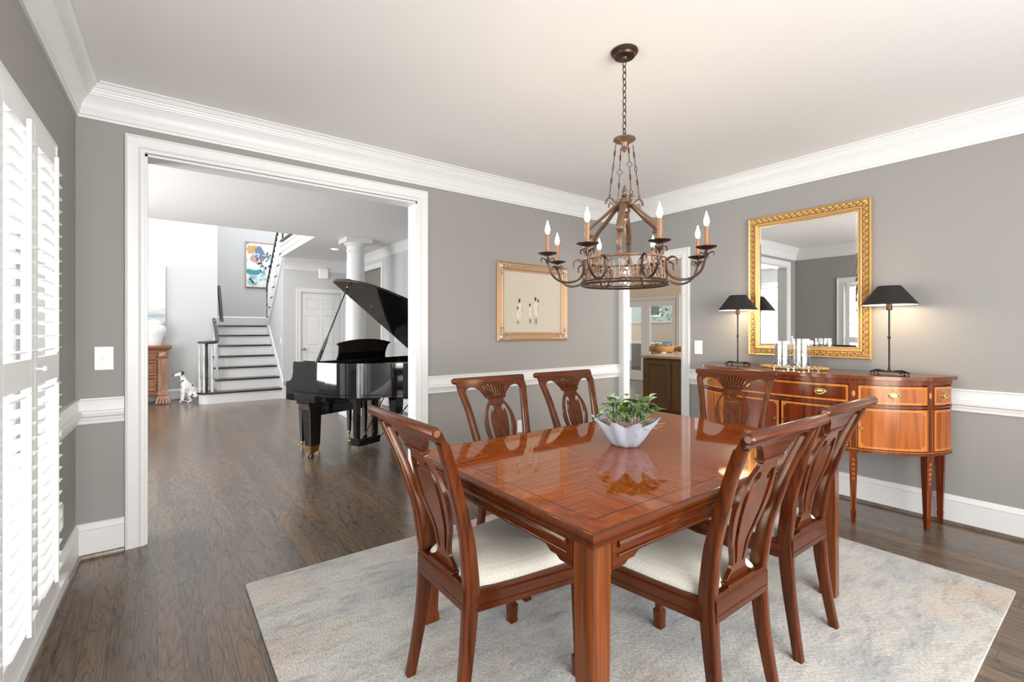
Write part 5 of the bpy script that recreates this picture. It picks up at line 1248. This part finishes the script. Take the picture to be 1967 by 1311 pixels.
for (p, q) in zip(rim_out, inset(rim_out, .032)):
    rings.append([(p[0], p[1], ZR0 + .02), (p[0], p[1], ZR1), (q[0], q[1], ZR1), (q[0], q[1], ZR0 + .02)])
c.loft(rings); c.build('rim', M['black'], pn, smooth=40)
# cheeks: lower front ends of the arms
for x0 in (0, PWD - .032):
    c = MB(); pts = [(.0, ZR0), (.0, ZR1), (.012, ZR1 - .004)] + [tuple(p) for p in spl([(.018, ZR1 - .03), (.02, ZR1 - .10), (.035, ZR1 - .16), (.07, ZR1 - .195), (.115, ZR1 - .205)], 4)] + [(.135, ZR1 - .207), (.137, .60), (.0, .60)]
    c.shape(pts, [], x0, x0 + .032, lambda u, v, w: (w, u, v)); c.build('arm', M['black'], pn, smooth=40)
c = MB(); c.box(.0, PWD, -.33, .135, .595, .665); c.build('key_bed', M['black'], pn, smooth=0, bevel=.006)
c = MB(); c.box(.035, PWD - .035, .112, .130, .665, .715); c.box(.032, PWD - .032, -.045, -.03, .665, ZR1 - .0); c.box(.032, .12, -.03, .112, .665, .74).box(PWD - .12, PWD - .032, -.03, .112, .665, .74); c.build('key_slip', M['black'], pn, smooth=0, bevel=.004)
c = MB(); c.box(.12, PWD - .12, -.03, .11, .70, .735); kb = c.build('white_keys', M['ceramic'], pn, smooth=0)
c = MB(); nk = 52; kw = (PWD - .24) / nk
for k in range(nk):
    if k % 7 in (0, 1, 3, 4, 5): c.box(.12 + kw * (k + .7), .12 + kw * (k + 1.3), -.03, .06, .735, .747)
c.build('black_keys', M['black'], kb, smooth=0)
c = MB(); c.shape(inset(rim_out, .034), [], .90, .915, ident); c.build('cast_plate', M['gold'], pn, smooth=0)
# music desk
c = MB(); cs = spl([(.37, .0), (.385, .06), (.37, .15), (.34, .175), (.36, .19), (.55, .222), (.71, .228), (.87, .222), (1.06, .19), (1.08, .175), (1.05, .15), (1.035, .06), (1.05, .0)], 4)
c.shape([tuple(p) for p in cs], [], 0, .02, lambda u, v, w: (u, -.16 - v * .28 - w, ZR1 + v * .96)); c.build('music_desk', M['black'], pn, smooth=40)
c = MB(); c.box(.06, PWD - .06, -.30, -.06, ZR1 - .01, ZR1 + .008); c.build('desk_shelf', M['black'], pn, smooth=0, bevel=.003)
# lid, raised about the bass-side hinge
LA = math.radians(33.5)
def lidf(x, y, w): s = PWD - x; return (PWD - s * cos(LA) + w * sin(LA) * 1, y, ZR1 + .012 + s * sin(LA) + w * cos(LA))
lid = [(0, -.30)] + [p for p in sm[2:]] + [(PWD, -.30)]
lid = [(x - .012 if x < .5 else x, y) for x, y in lid]
c = MB(); c.shape(lid, [], 0, .020, lidf); ld = c.build('lid', M['black'], pn, smooth=40, bevel=.004)
c = MB(); c.shape([(-.012, -.31), (PWD, -.31), (PWD, -.60), (.06, -.60), (-.0, -.50)], [], .022, .040, lidf); c.build('front_flap', M['black'], pn, smooth=0, bevel=.004)
c = MB()
for x in (.25, .7, 1.15): a = Vector(lidf(x, -.315, -.004)); c.ell(a, (.02, .012, .004), 8, 6)
a = Vector(lidf(.42, -.47, -.004)); c.ell(a, (.012, .012, .008), 10, 6); c.build('lid_fitting', M['brass'], ld)
pt_ = Vector(lidf(.08, -.43, -.002)); pb_ = Vector((.045, -.30, ZR1 - .01))
c = MB(); L3 = pt_ - pb_; c.tube([pb_, pb_ + L3 * .28, pb_ + L3 * .36, pb_ + L3], [.020, .016, .008, .006], 8); c.build('lid_prop', M['black'], pn)
c = MB(); c.ell(pt_, (.009, .009, .009), 8, 6); c.build('prop_tip', M['brass'], pn)
# legs
def pleg(x, y, ztop, ang=0):
    c = MB()
    for z, hh_ in ((ztop, .105),): pass
    prof = [(ztop, .105, .10), (ztop - .035, .105, .10), (ztop - .045, .088, .085), (ztop - .09, .072, .072), (ztop - .10, .066, .066), (.125, .046, .046)]
    c.loft([[(x + sx * a, y + sy * b2, z) for sx, sy in ((-1, -1), (1, -1), (1, 1), (-1, 1))] for z, a, b2 in prof]); lg = c.build('leg', M['black'], pn, smooth=0, bevel=.004)
    c = MB(); c.loft([[(x + sx * a, y + sy * a, z) for sx, sy in ((-1, -1), (1, -1), (1, 1), (-1, 1))] for z, a in ((.135, .048), (.075, .042), (.060, .026))]); c.build('brass_ferrule', M['brass'], lg, smooth=0)
    c = MB(); c.tube([(x, y, .065), (x + .01, y, .045)], [.018, .014], 8); c.tube([(x - .010, y - .03, .024), (x - .010, y - .012, .024)], .024, 16); c.tube([(x - .010, y + .012, .024), (x - .010, y + .03, .024)], .024, 16); c.tube([(x - .01, y - .03, .024), (x - .01, y + .03, .024)], .008, 8); c.build('caster', M['iron'], lg)
pleg(.125, -.105, .60); pleg(PWD - .125, -.105, .60); pleg(1.05, -1.25, ZR0)
# beams below and pedal lyre
c = MB(); c.box(.1, PWD - .1, -.36, -.30, .60, .665); c.box(.55, .62, -1.0, -.3, .62, .665); c.box(.85, .92, -1.2, -.3, .62, .665); c.build('under_beams', M['black'], pn, smooth=0)
c = MB(); c.box(.53, .89, -.29, -.18, .53, .60).box(.56, .86, -.30, -.16, .05, .13); ly = c.build('pedal_lyre', M['black'], pn, smooth=0, bevel=.005)
for x in (.585, .835):
    c = MB(); c.loft([[(x + sx * a, -.235 + sy * .03, z) for sx, sy in ((-1, -1), (1, -1), (1, 1), (-1, 1))] for z, a in ((.535, .032), (.125, .022))]); c.build('lyre_post', M['black'], ly, smooth=0, bevel=.003)
c = MB()
for x in (.65, .71, .77): c.tube([(x, -.30, .11), (x, -.265, .12), (x, -.26, .58)], .003, 6)
c.build('trap_rod', M['brass'], ly)
c = MB()
for x in (.65, .71, .77): c.tube(spl([(x, -.17, .085), (x, -.12, .085), (x, -.06, .07), (x, -.03, .06)], 3), [.007] * 4 + [.009] * 3 + [.013] * 3, 8, flat=1.0)
c.build('pedal', M['brass'], ly)
c = MB()
for s in (-1, 1): c.tube([(.71 + .13 * s, -.30, .09), (.71 + .26 * s, -.80, .64)], .006, 6)
c.build('lyre_brace', M['black'], ly)
# bench
bn = thing('piano_bench', 'black piano bench tucked under the keyboard of the piano', 'bench', (1.098, 5.115, 0), math.radians(21.5))
c = MB(); c.box(.36, 1.10, .14, .50, .47, .525); c.build('seat', M['black'], bn, smooth=0, bevel=.012, seg=3)
c = MB(); c.box(.38, 1.08, .155, .175, .37, .47).box(.38, 1.08, .465, .485, .37, .47).box(.38, .40, .175, .465, .37, .47).box(1.06, 1.08, .175, .465, .37, .47); c.build('apron', M['black'], bn, smooth=0)
for x in (.405, 1.055):
    for y in (.18, .46):
        c = MB(); c.loft([[(x + sx * a, y + sy * a, z) for sx, sy in ((-1, -1), (1, -1), (1, 1), (-1, 1))] for z, a in ((.47, .028), (.05, .017))]); lg = c.build('leg', M['black'], bn, smooth=0, bevel=.003)
        c = MB(); c.lathe([(.016, .055), (.019, .04), (.012, .02), (.010, 0)], 10, (x, y, 0)); c.build('foot_cap', M['brass'], lg)

# added fill lights and boosted window daylight are set up near the top
